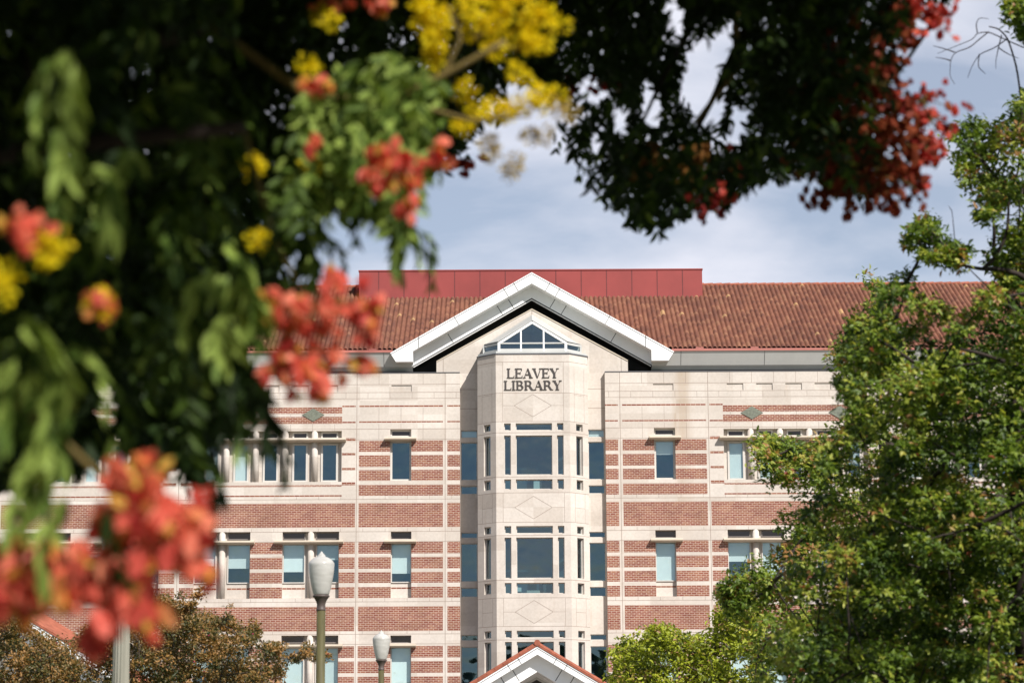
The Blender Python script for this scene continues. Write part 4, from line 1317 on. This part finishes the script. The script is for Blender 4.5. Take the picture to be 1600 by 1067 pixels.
def pod_cluster(root, org, centre, dist, count, spread, psize=0.05, tint=(0.5, 0.2), name="pod_sprays", mat="pod_skin"):
    c = PD(centre[0], centre[1], np.array(float(dist)))
    s = np.array(spread) / F * dist
    u = rng.normal(0, 0.45, (count, 3))
    P = c + u[:, :1] * s[0] * C_R + u[:, 1:2] * s[1] * C_U + u[:, 2:3] * min(s) * _FW
    n = count
    sz = psize * rng.uniform(0.6, 1.3, n)
    t = np.clip(rng.normal(tint[0], tint[1], n), 0, 1)
    ax = unit(rdir(n) + np.array([0, 0, -1.1])); r1 = unit(np.cross(ax, rdir(n))); r2 = np.cross(ax, r1)
    LV = Leaves()
    for k in range(3):
        w = 2 * math.pi * k / 3
        o_ = r1 * math.cos(w) + r2 * math.sin(w)
        LV.add(P - ax * (sz * 0.5)[:, None] + o_ * (sz * 0.12)[:, None], unit(ax + 0.35 * o_ + 0.12 * rdir(n)), o_, sz * 1.05, sz * 0.78, np.clip(t + rng.normal(0, 0.07, n), 0, 1), -0.22, 0.22)
    o = LV.build(name, mat, root, org)
    mb = MB("twig")
    for i in range(0, n, 2):
        mb.tube([c + (P[i] - c) * 0.0 + np.array([0, 0, 0.02]), c + (P[i] - c) * 0.55 + np.array([0, 0, 0.015]), P[i]], [0.004, 0.003, 0.0015], 4)
    tw = mb.build("stalks", o, origin=org)
    return o

def flower_cluster(root, org, centre, dist, puffs, spread, mat="yellow_petal"):
    c = PD(centre[0], centre[1], np.array(float(dist)))
    s = np.array(spread) / F * dist
    LV = Leaves()
    u = rng.normal(0, 0.5, (puffs, 3))
    PC = c + u[:, :1] * s[0] * C_R + u[:, 1:2] * s[1] * C_U + u[:, 2:3] * min(s) * _FW
    PC = PC[:max(2, int(round(len(PC) * 0.42)))]
    for p in PC:
        k = 40
        d = rdir(k)
        r = 0.031 * rng.random(k) ** 0.5
        LV.add(p + d * r[:, None], unit(d + 0.6 * rdir(k)), rdir(k), 0.022, 0.013, rng.random(k), 0.2, 0.1)
    o = LV.build("flower_panicle", mat, root, org)
    mb = MB("twig")
    for p in PC[::2]:
        mb.tube([c + np.array([0, 0, -0.02]), (c + p) / 2, p], [0.005, 0.004, 0.002], 4)
    mb.build("stalks", o, origin=org)
    return o

# tree A: stands left of the view
orgA = np.array([-4.6, 8.2, 0.0])
treeA = empty("flame_tree", orgA)
tag(treeA, "blurred dark green flame tree on the left hung with pink pods and yellow flowers", "tree")
mbA = MB("bark_dark")
trunkA = limb(mbA, orgA, orgA + (0.5, -0.2, 3.6), 0.26, 0.2, 0.06)
topA = trunkA[-1]
LVA = Leaves()
LVM = Leaves()
P = sample(MASS, 8.8, 12.5, 3300, GAPS)
compound(LVM, P, 0.8, rng.uniform(0.8, 1.25, len(P)), np.clip(rng.normal(0.42, 0.2, len(P)), 0, 1))
P = sample([(-160, -300), (380, -300), (330, 300), (250, 560), (-160, 640)], 6.6, 8.6, 420)
compound(LVM, P, 0.85, rng.uniform(0.8, 1.2, len(P)), np.clip(rng.normal(0.5, 0.2, len(P)), 0, 1))
P = sample([(-160, 420), (420, 420), (400, 600), (340, 650), (290, 690), (160, 670), (-160, 720)], 8.6, 11.5, 1000, GAPS)
compound(LVM, P, 0.85, rng.uniform(0.8, 1.2, len(P)), np.clip(rng.normal(0.4, 0.2, len(P)), 0, 1))
LVM.clip(MASS, 9, GAPS)
LVA.merge(LVM)
LVM = Leaves()
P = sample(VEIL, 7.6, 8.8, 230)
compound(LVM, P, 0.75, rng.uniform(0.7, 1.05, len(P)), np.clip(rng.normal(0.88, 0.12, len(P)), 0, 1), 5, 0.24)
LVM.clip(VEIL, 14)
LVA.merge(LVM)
# loose hanging sprays along the lower edge and strands tinted pale as if sunlit
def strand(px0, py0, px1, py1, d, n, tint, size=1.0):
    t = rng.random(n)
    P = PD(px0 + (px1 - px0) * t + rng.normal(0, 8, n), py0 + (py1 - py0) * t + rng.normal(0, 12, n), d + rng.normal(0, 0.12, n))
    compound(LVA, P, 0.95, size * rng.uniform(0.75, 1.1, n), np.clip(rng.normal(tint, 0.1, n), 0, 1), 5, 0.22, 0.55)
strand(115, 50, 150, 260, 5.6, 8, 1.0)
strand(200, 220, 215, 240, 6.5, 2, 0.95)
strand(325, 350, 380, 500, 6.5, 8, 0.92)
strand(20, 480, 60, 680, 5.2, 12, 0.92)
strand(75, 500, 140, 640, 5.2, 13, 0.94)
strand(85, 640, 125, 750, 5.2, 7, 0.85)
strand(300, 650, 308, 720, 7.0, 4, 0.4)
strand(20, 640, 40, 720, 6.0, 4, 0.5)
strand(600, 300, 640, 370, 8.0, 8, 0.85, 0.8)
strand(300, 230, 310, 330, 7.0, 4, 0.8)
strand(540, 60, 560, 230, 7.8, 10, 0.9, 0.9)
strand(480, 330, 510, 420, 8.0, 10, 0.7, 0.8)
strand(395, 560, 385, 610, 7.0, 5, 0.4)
# crown above and around, outside the picture
def crown_fill(LV, c, r, n, big=2.6, tint=0.4, zmin=2.6):
    q = rdir(n) * (rng.random(n) ** (1 / 2.4))[:, None]
    P = np.array(c) + q * np.array(r)
    P = P[(P[:, 2] > zmin)]
    n = len(P)
    L2 = Leaves()
    compound(L2, P, 0.7, big * rng.uniform(0.8, 1.2, n), np.clip(rng.normal(tint, 0.15, n), 0, 1), 5, 0.34)
    for v, t in zip(L2.V, L2.T):
        k = frame_clear(v.reshape(-1, 6, 3).mean(1), 130)
        LV.V.append(v.reshape(-1, 6, 3)[k].reshape(-1, 3)); LV.T.append(t.reshape(-1, 6)[k].reshape(-1))
crown_fill(LVA, (-2.2, 5.0, 6.6), (6.2, 7.0, 3.3), 5600)
for k in range(16):
    e = np.array([-2.6, 5.6, 6.6]) + rdir(1)[0] * np.array([4.2, 4.5, 1.8])
    if e[2] < 5: e[2] = 5 + rng.random()
    limb_clear(mbA, topA, e, 0.11, 0.02, 0.15)
def branch_px(mb, pts, d, r0, r1):
    P = np.array([PD(x, y, np.array(float(d))) for x, y in pts])
    t = np.linspace(0, 1, len(P)); tt = np.linspace(0, 1, 14)
    Q = np.stack([np.interp(tt, t, P[:, i]) for i in range(3)], 1)
    mb.tube(Q, np.linspace(r0, r1, 14), 7, "twig")
branch_px(mbA, [(330, 40), (480, 150), (600, 160), (690, 120), (790, 65)], 8.1, 0.018, 0.010)
branch_px(mbA, [(560, 155), (650, 165), (740, 190), (830, 180)], 8.15, 0.011, 0.005)
branch_px(mbA, [(690, 125), (720, 60), (700, 10)], 8.1, 0.010, 0.005)
branch_px(mbA, [(-90, 480), (0, 610), (100, 690), (180, 765), (226, 850)], 5.4, 0.011, 0.006)
branch_px(mbA, [(380, 200), (430, 380), (480, 470), (500, 520)], 7.0, 0.008, 0.004)
limb(mbA, topA, PD(330, 40, np.array(8.1)), 0.09, 0.03, 0.1)
limb(mbA, topA, PD(380, 200, np.array(6.7)), 0.08, 0.018, 0.15)
limb(mbA, trunkA[-3], PD(-90, 480, np.array(5.4)), 0.07, 0.011, 0.12)
mbA.build("trunk", treeA, True, orgA)
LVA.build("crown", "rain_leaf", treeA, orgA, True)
# pink and red pods, yellow flowers
for c, d, n, sp in (((188, 835), 5.25, 30, (32, 50)), ((16, 900), 5.2, 30, (40, 40)), ((16, 945), 5.2, 12, (25, 15)), ((242, 810), 5.2, 75, (70, 60)), ((217, 750), 5.2, 26, (45, 30)), ((92, 890), 5.2, 55, (75, 45)), ((182, 910), 5.2, 45, (60, 45)), ((62, 940), 5.2, 22, (60, 25)), ((137, 1000), 5.2, 9, (22, 26)), ((222, 965), 5.2, 12, (25, 28)), ((292, 860), 5.2, 26, (32, 45)), ((12, 870), 5.2, 14, (25, 45)), ((162, 970), 5.2, 10, (25, 25))):
    pod_cluster(treeA, orgA, c, d, int(n * 1.15), (sp[0] * 1.18, sp[1] * 1.18), 0.055, (0.68, 0.24))
for c, d, n, sp in (((500, 490), 6.6, 22, (45, 40)), ((555, 500), 6.6, 26, (38, 40)), ((450, 560), 6.6, 18, (28, 45)), ((495, 590), 6.6, 26, (40, 45)), ((440, 490), 6.6, 12, (25, 50)), ((480, 560), 6.6, 18, (55, 30)), ((560, 570), 6.6, 6, (25, 15)), ((425, 480), 6.7, 14, (22, 30)), ((520, 440), 6.6, 10, (25, 20)), ((585, 490), 6.6, 14, (18, 26))):
    pod_cluster(treeA, orgA, c, d, int(n * 0.95), (sp[0] * 1.15, sp[1] * 1.15), 0.050, (0.66, 0.26))
for c, d, n, sp in (((600, 240), 7.3, 18, (28, 25)), ((625, 270), 7.3, 22, (35, 28)), ((680, 245), 7.5, 22, (25, 18)), ((590, 290), 7.3, 14, (25, 20)), ((495, 132), 7.3, 12, (22, 14)), ((490, 230), 7.3, 6, (12, 12)), ((520, 8), 8.5, 14, (30, 14)), ((590, 8), 8.5, 12, (25, 10)), ((155, 465), 6.0, 14, (22, 26)), ((45, 365), 5.2, 18, (32, 30)), ((640, 310), 7.3, 12, (25, 25))):
    pod_cluster(treeA, orgA, c, d, int(n * 1.0), (sp[0] * 1.15, sp[1] * 1.15), 0.046, (0.64, 0.22))
for c, d, n, sp in (((660, 10), 8.2, 12, (45, 22)), ((720, 25), 8.2, 12, (50, 25)), ((700, 60), 8.2, 8, (35, 22)), ((665, 55), 8.2, 6, (25, 20)), ((685, 100), 8.2, 4, (10, 10)), ((745, 55), 8.2, 8, (22, 25)), ((790, 25), 8.2, 14, (42, 25)), ((850, 25), 8.2, 14, (28, 20)), ((805, 70), 8.2, 14, (45, 25)), ((845, 55), 8.2, 8, (25, 22)), ((725, 130), 8.2, 5, (20, 15)), ((808, 110), 8.2, 5, (20, 12)), ((790, 165), 8.2, 9, (35, 16)), ((840, 160), 8.2, 12, (28, 16)), ((720, 200), 8.2, 5, (18, 12)), ((770, 185), 8.2, 6, (25, 12)), ((402, 272), 7.5, 4, (18, 14)), ((490, 256), 8.0, 2, (8, 8)), ((412, 378), 7.5, 5, (22, 18)), ((505, 25), 8.4, 4, (18, 16)), ((485, 105), 8.0, 2, (8, 10)), ((60, 385), 5.2, 6, (28, 26)), ((8, 440), 5.2, 2, (8, 12)), ((155, 475), 6.0, 2, (8, 10))):
    flower_cluster(treeA, orgA, c, d, n, sp)
leaf_material("dry_flower", [(0.0, (0.35, 0.26, 0.08)), (1.0, (0.55, 0.43, 0.16))], 0.4, 0.6, 0.2, (1.1, 1.0, 0.7))
for c, n, sp in (((770, 235), 3, (16, 14)), ((800, 260), 3, (20, 10)), ((845, 205), 3, (18, 18)), ((880, 170), 2, (16, 8))):
    flower_cluster(treeA, orgA, c, 8.2, n, sp, "dry_flower")

leaf_material("dark_pod", [(0.0, (0.20, 0.03, 0.018)), (0.4, (0.30, 0.075, 0.03)), (1.0, (0.42, 0.15, 0.05))], 0.45, 0.6, 0.2, (1.1, 0.9, 0.8))  # rusty pods, darkened in colour for the canopy's shade
# tree B: stands right of the view, its limbs cross the top of the picture
orgB = np.array([6.4, 12.0, 0.0])
treeB = empty("flame_tree", orgB)
tag(treeB, "dark flame tree spreading over the top of the view with crimson pods on one side", "tree")
mbB = MB("bark_dark")
trunkB = limb(mbB, orgB, orgB + (-0.4, 0.2, 4.6), 0.3, 0.22, 0.05)
topB = trunkB[-1]
LVB = Leaves()
cl = sample(CANOPY, 11.0, 16.5, 880, SKYH)
P = np.repeat(cl, 6, 0) + rng.normal(0, 0.16, (len(cl) * 6, 3))
px_, py_, dd_ = project(P)
ok = inpoly(px_, py_ + 10, CANOPY)
for h in SKYH: ok &= ~inpoly(px_, py_, h)
P = P[ok]
LVM = Leaves()
compound(LVM, P, 0.75, rng.uniform(0.75, 1.15, len(P)), np.clip(rng.normal(0.4, 0.2, len(P)), 0, 1), 5, 0.30)
LVM.clip(CANOPY, 8, SKYH)
LVB.merge(LVM)
crown_fill(LVB, (2.0, 12.0, 9.0), (7.5, 6.5, 3.4), 5600, 2.6, 0.4, 4.0)
for k in range(12):
    e = np.array([2.2, 13, 9.0]) + rdir(1)[0] * np.array([5, 3.5, 1.6])
    limb_clear(mbB, topB, e, 0.13, 0.03, 0.12)
for (x, y) in ((1120, 150), (1000, 200), (930, 60), (1260, 200), (1350, 180), (1060, 290), (700, 120), (820, 40), (1400, 120), (1180, 60)):
    e = PD(x, y, np.array(13.0 + rng.random()))
    limb(mbB, np.array([e[0] + 0.8, e[1] + 0.4, e[2] + 1.7]), e, 0.035, 0.008, 0.3)
branch_px(mbB, [(1150, 20), (1150, 110), (1115, 155), (1080, 200)], 13.0, 0.020, 0.010)
mbB.build("trunk", treeB, True, orgB)
LVB.build("crown", "rain_leaf", treeB, orgB, True)
for c, n, sp in (((1380, 130), 120, (45, 60)), ((1405, 200), 150, (45, 45)), ((1360, 265), 170, (60, 45)), ((1410, 280), 90, (35, 35)), ((1440, 30), 80, (45, 26)), ((1480, 20), 24, (18, 16)), ((1405, 60), 50, (28, 32)), ((1450, 160), 34, (40, 22)), ((1465, 190), 40, (32, 24)), ((1465, 235), 34, (25, 14)), ((1435, 268), 40, (28, 18)), ((1340, 290), 90, (40, 30)), ((1330, 215), 90, (45, 50)), ((1320, 120), 60, (35, 55)), ((1300, 270), 40, (30, 25)), ((1120, 300), 30, (40, 26)), ((1095, 330), 18, (30, 18)), ((1140, 265), 16, (24, 24)), ((1525, 165), 3, (12, 12)), ((1415, 325), 9, (20, 12)), ((1500, 200), 5, (20, 14)), ((720, 255), 14, (20, 14)), ((925, 130), 12, (40, 14))):
    pod_cluster(treeB, orgB, (c[0] - (12 if c[0] > 1250 else 0), c[1]), 12.6, int(n * 0.85), (sp[0] * 1.5, sp[1] * 1.4), 0.054, (0.15 if c[0] < 1390 else 0.3, 0.18), mat="dark_pod" if c[0] < 1425 and c[0] > 1200 else "pod_skin")
leaf_material("dull_pod", [(0.0, (0.20, 0.08, 0.02)), (1.0, (0.32, 0.16, 0.04))], 0.4, 0.6, 0.2, (1.1, 1.0, 0.7))
for c, n, sp in (((1040, 265), 60, (45, 22)), ((1010, 240), 20, (30, 20)), ((1085, 245), 24, (40, 20)), ((1330, 30), 5, (12, 8))):
    pod_cluster(treeB, orgB, c, 12.4, n, sp, 0.055, (0.4, 0.25), mat="dull_pod")

# ---- leafy tree maker for the trees in the middle distance
def clump_tree(name, label, org, trunk_top, regions, mat, leaf=(0.10, 0.06), tint=(0.45, 0.2), limb_r=(0.16, 0.015), trunk_r=0.2, lobed=True, bark="bark_dark", limb_n=50, crown_extra=None, up=0.25):
    org = np.array(org, float)
    root = empty(name, org)
    tag(root, label, "tree" if "tree" in name or "oak" in name else "shrub")
    LV = Leaves(); mb = MB(bark)
    tr = limb(mb, org, trunk_top, trunk_r, trunk_r * 0.6, 0.04, 10)
    allc = []
    for (poly, d0, d1, nc, per, rad) in regions:
        c = sample(poly, d0, d1, nc)
        allc.append(c)
        r = rad * rng.uniform(0.6, 1.3, nc)
        ct = rng.normal(-0.10 if rad > 0.28 and "oak" in mat and d1 < 35 else 0.0, 0.19, nc)  # uneven clumps and darker oak core paint shadow masses into the tint
        idx = np.repeat(np.arange(nc), per)
        n = len(idx)
        q = rdir(n) * (rng.random(n) ** 0.45)[:, None]
        q[:, 2] *= 0.62
        P = c[idx] + q * r[idx][:, None]
        out = unit(q + np.array([0, 0, up]))
        D = unit(out + 0.8 * rdir(n) + np.array([0, 0, -0.25]))
        Nn = unit(np.array([0.15, -0.35, 0.75]) + 0.6 * out + 0.6 * rdir(n))
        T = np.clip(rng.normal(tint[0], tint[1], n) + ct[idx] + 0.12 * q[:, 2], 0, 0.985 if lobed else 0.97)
        T[rng.random(n) < (0.004 if mat == "oak_leaf" else 0.0015 if mat == "myrtle_leaf" else 0.02)] = 1.0
        L = leaf[0] * rng.uniform(0.65, 1.25, n)
        L1 = Leaves()
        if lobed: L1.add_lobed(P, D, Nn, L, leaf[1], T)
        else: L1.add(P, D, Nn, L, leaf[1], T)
        L1.clip(poly, 7)
        LV.merge(L1)
    C = np.concatenate(allc)
    sel = rng.choice(len(C), min(limb_n, len(C)), replace=False)
    # main limbs leave the trunk, twigs leave the limbs
    nodes = [p for p in tr[4:]]
    C2 = C[sel][np.argsort(np.linalg.norm(C[sel] - tr[-1], axis=1))]
    for c in C2:
        d = [np.linalg.norm(np.array(p) - c) + 0.6 * max(0, p[2] - c[2]) for p in nodes]
        a = nodes[int(np.argmin(d))]
        L = np.linalg.norm(c - a)
        if L < 0.05: continue
        r0 = min(limb_r[0], 0.010 + 0.018 * L)
        pts = limb(mb, a, c, r0, limb_r[1] * 0.6, 0.22, 8)
        nodes += [pts[3], pts[5], pts[7]]
    for c in C[::3]:
        d = [np.linalg.norm(np.array(p) - c) for p in nodes]
        a = nodes[int(np.argmin(d))]
        if 0.1 < np.linalg.norm(c - a) < 2.5:
            limb(mb, a, c, 0.012, 0.004, 0.2, 5)
    mb.build("trunk", root, True, org)
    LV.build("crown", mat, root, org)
    return root, nodes

# near oak at the right edge
OAK1 = [(1330, 480), (1385, 430), (1420, 425), (1440, 455), (1500, 470), (1560, 440), (1660, 430), (1660, 1140), (1180, 1140), (1190, 1000), (1230, 960), (1220, 900), (1270, 860), (1240, 800), (1290, 770), (1270, 700), (1330, 660), (1300, 600), (1310, 540)]
OAK1_CORE = [(1400, 560), (1500, 540), (1660, 500), (1660, 1140), (1230, 1140), (1260, 1000), (1330, 900), (1350, 760), (1420, 680)]
UPPER = [(1408, 385), (1420, 350), (1445, 335), (1470, 345), (1480, 375), (1520, 385), (1500, 425), (1450, 410), (1410, 412)]
UPPER2 = [(1470, 205), (1520, 185), (1560, 190), (1590, 150), (1660, 110), (1660, 330), (1600, 330), (1575, 310), (1560, 330), (1530, 320), (1500, 290), (1495, 250)]
UPPER3 = [(1510, 300), (1560, 290), (1570, 320), (1545, 350), (1520, 355)]
UPPER4 = [(1565, -20), (1660, -20), (1660, 80), (1600, 68), (1575, 40)]
UPPER5 = [(1540, 400), (1560, 350), (1600, 330), (1660, 330), (1660, 470), (1560, 450)]
s1 = [(OAK1, 24, 29, 330, 66, 0.21), (OAK1_CORE, 25, 30, 400, 70, 0.29), (UPPER, 25, 26.5, 26, 50, 0.15), (UPPER2, 25, 28, 80, 50, 0.19), (UPPER3, 25, 26, 10, 40, 0.13), (UPPER4, 25, 27, 30, 50, 0.16), (UPPER5, 26, 28, 70, 50, 0.18),
      ([(1300, 590), (1330, 530), (1410, 500), (1400, 640), (1330, 650)], 25, 27, 36, 30, 0.2)]
p1 = PD(1560, 1000, np.array(27.0))
oak1, nodes1 = clump_tree("oak_tree", "large green oak filling the right edge with airy upper branches against the sky", (p1[0] + 0.4, p1[1], 0), PD(1590, 560, np.array(27.0)), s1, "oak_leaf", (0.088, 0.06), (0.52, 0.18), limb_n=90, trunk_r=0.2)
mb = MB("bark_dark")
def px_tube(pts, d, r0, r1):
    P = np.array([PD(x, y, np.array(float(d))) for x, y in pts]); k = len(P)
    tt = np.linspace(0, k - 1, 4 * k)
    Q = np.stack([np.interp(tt, np.arange(k), P[:, i]) for i in range(3)], 1)
    for _ in range(2): Q[1:-1] = (Q[:-2] + 2 * Q[1:-1] + Q[2:]) / 4
    mb = MB("bark_dark"); mb.tube(Q, np.linspace(r0, r1, len(Q)), 6)
    mb.build("bare_branch", oak1, True, np.array(oak1.location))
O1 = np.array(oak1.location)
px_tube([(1640, 480), (1600, 430), (1560, 420), (1535, 421), (1490, 412)], 26.0, 0.035, 0.015)
px_tube([(1535, 421), (1558, 400), (1575, 360), (1576, 310), (1590, 270)], 26.0, 0.022, 0.012)
px_tube([(1590, 270), (1600, 200), (1590, 110), (1575, 60), (1560, 45), (1545, 42)], 26.0, 0.014, 0.006)
px_tube([(1490, 412), (1460, 395), (1440, 370)], 26.0, 0.012, 0.005)
for tw in ([(1600, 75), (1570, 62), (1545, 50), (1527, 52), (1520, 62), (1500, 70), (1480, 78), (1465, 84)], [(1545, 50), (1530, 62), (1515, 75), (1492, 82), (1485, 95), (1484, 120), (1492, 132)], [(1575, 60), (1555, 75), (1530, 85), (1518, 105), (1512, 122)], [(1530, 85), (1528, 105), (1540, 116)], [(1565, 55), (1560, 75), (1556, 95), (1556, 108)], [(1527, 52), (1525, 38), (1530, 28), (1545, 30)], [(1560, 75), (1575, 85), (1592, 92)], [(1492, 82), (1470, 75), (1458, 72)], [(1485, 95), (1475, 92), (1462, 90)], [(1500, 400), (1492, 380), (1488, 330), (1482, 322)]):
    px_tube(tw, 26.0, 0.007, 0.0025)
px_tube([(1500, 545), (1535, 553), (1570, 565), (1620, 578)], 25.2, 0.014, 0.026)

# farther oak, sharper, in front of the right wing
OAK2 = [(1125, 930), (1150, 900), (1190, 880), (1215, 850), (1205, 790), (1240, 775), (1200, 770), (1185, 745), (1170, 700), (1180, 680), (1260, 690), (1290, 660), (1340, 650), (1400, 640), (1460, 620), (1480, 1140), (1170, 1140), (1175, 1010), (1150, 970)]
OAK2B = [(1170, 690), (1190, 672), (1260, 700), (1300, 690), (1330, 720), (1290, 770), (1215, 760), (1190, 735)]
OAK2C = [(1120, 925), (1140, 895), (1180, 870), (1215, 905), (1200, 960), (1140, 965)]
OAK2D = [(1290, 560), (1310, 530), (1345, 470), (1350, 420), (1375, 440), (1400, 470), (1420, 560), (1400, 640), (1350, 650), (1330, 620)]
s2 = [(OAK2, 37, 43, 225, 70, 0.31), (OAK2B, 37.5, 40, 38, 60, 0.23), (OAK2C, 38, 40, 32, 60, 0.25), (OAK2D, 38, 41, 52, 52, 0.22)]
p2 = PD(1400, 1060, np.array(40.0))
clump_tree("oak_tree", "bright leafy oak standing between the farther facade windows and the large oak", (p2[0], p2[1], 0), PD(1385, 690, np.array(40.0)), s2, "oak_leaf", (0.105, 0.072), (0.64, 0.19), limb_n=80, trunk_r=0.22)

# crape myrtle, lower left
MYR = [(-60, 950), (20, 950), (60, 990), (110, 1000), (150, 970), (215, 940), (250, 925), (300, 950), (340, 965), (380, 975), (420, 1000), (450, 1020), (440, 1140), (-60, 1140)]
MYRT = [[(232, 960), (245, 915), (262, 935), (262, 980)], [(345, 985), (358, 945), (372, 960), (372, 990)], [(388, 990), (392, 950), (404, 975), (405, 1000)], [(410, 1010), (440, 985), (455, 1000), (430, 1030)], [(440, 1030), (480, 1005), (490, 1020), (450, 1045)], [(480, 1020), (512, 1020), (520, 1028), (490, 1034)], [(285, 945), (318, 915), (322, 930), (300, 960)], [(240, 935), (290, 925), (310, 945), (260, 970)], [(0, 985), (10, 950), (40, 960), (60, 1000)]]
s3 = [(MYR, 46, 51, 640, 110, 0.25)] + [(q, 47.5, 49, 10, 90, 0.13) for q in MYRT]
p3 = PD(210, 1067, np.array(49.0))
clump_tree("crape_myrtle_tree", "brownish crape myrtle with a few magenta blooms at the lower left", (p3[0], p3[1], 0), PD(210, 1062, np.array(49.0)), s3, "myrtle_leaf", (0.07, 0.040), (0.52, 0.2), lobed=False, limb_n=70, trunk_r=0.12, bark="bark", up=0.5)

# lime green tree, lower right
LIME = [(950, 1040), (965, 1000), (1000, 990), (1020, 975), (1045, 982), (1080, 990), (1110, 990), (1150, 985), (1200, 1010), (1220, 1140), (950, 1140)]
LIMEB = [(1105, 985), (1120, 950), (1150, 935), (1190, 940), (1200, 1000), (1140, 1000)]
s4 = [(LIME, 62, 67, 380, 60, 0.38), (LIMEB, 63, 66, 60, 44, 0.33)]
p4 = PD(1085, 1067, np.array(64.0))
clump_tree("lime_tree", "small lime green leafy tree at the foot of the right wing", (p4[0], p4[1], 0), PD(1085, 1060, np.array(64.0)), s4, "lime_leaf", (0.13, 0.075), (0.5, 0.22), lobed=False, limb_n=60, trunk_r=0.12, bark="bark", up=0.5)
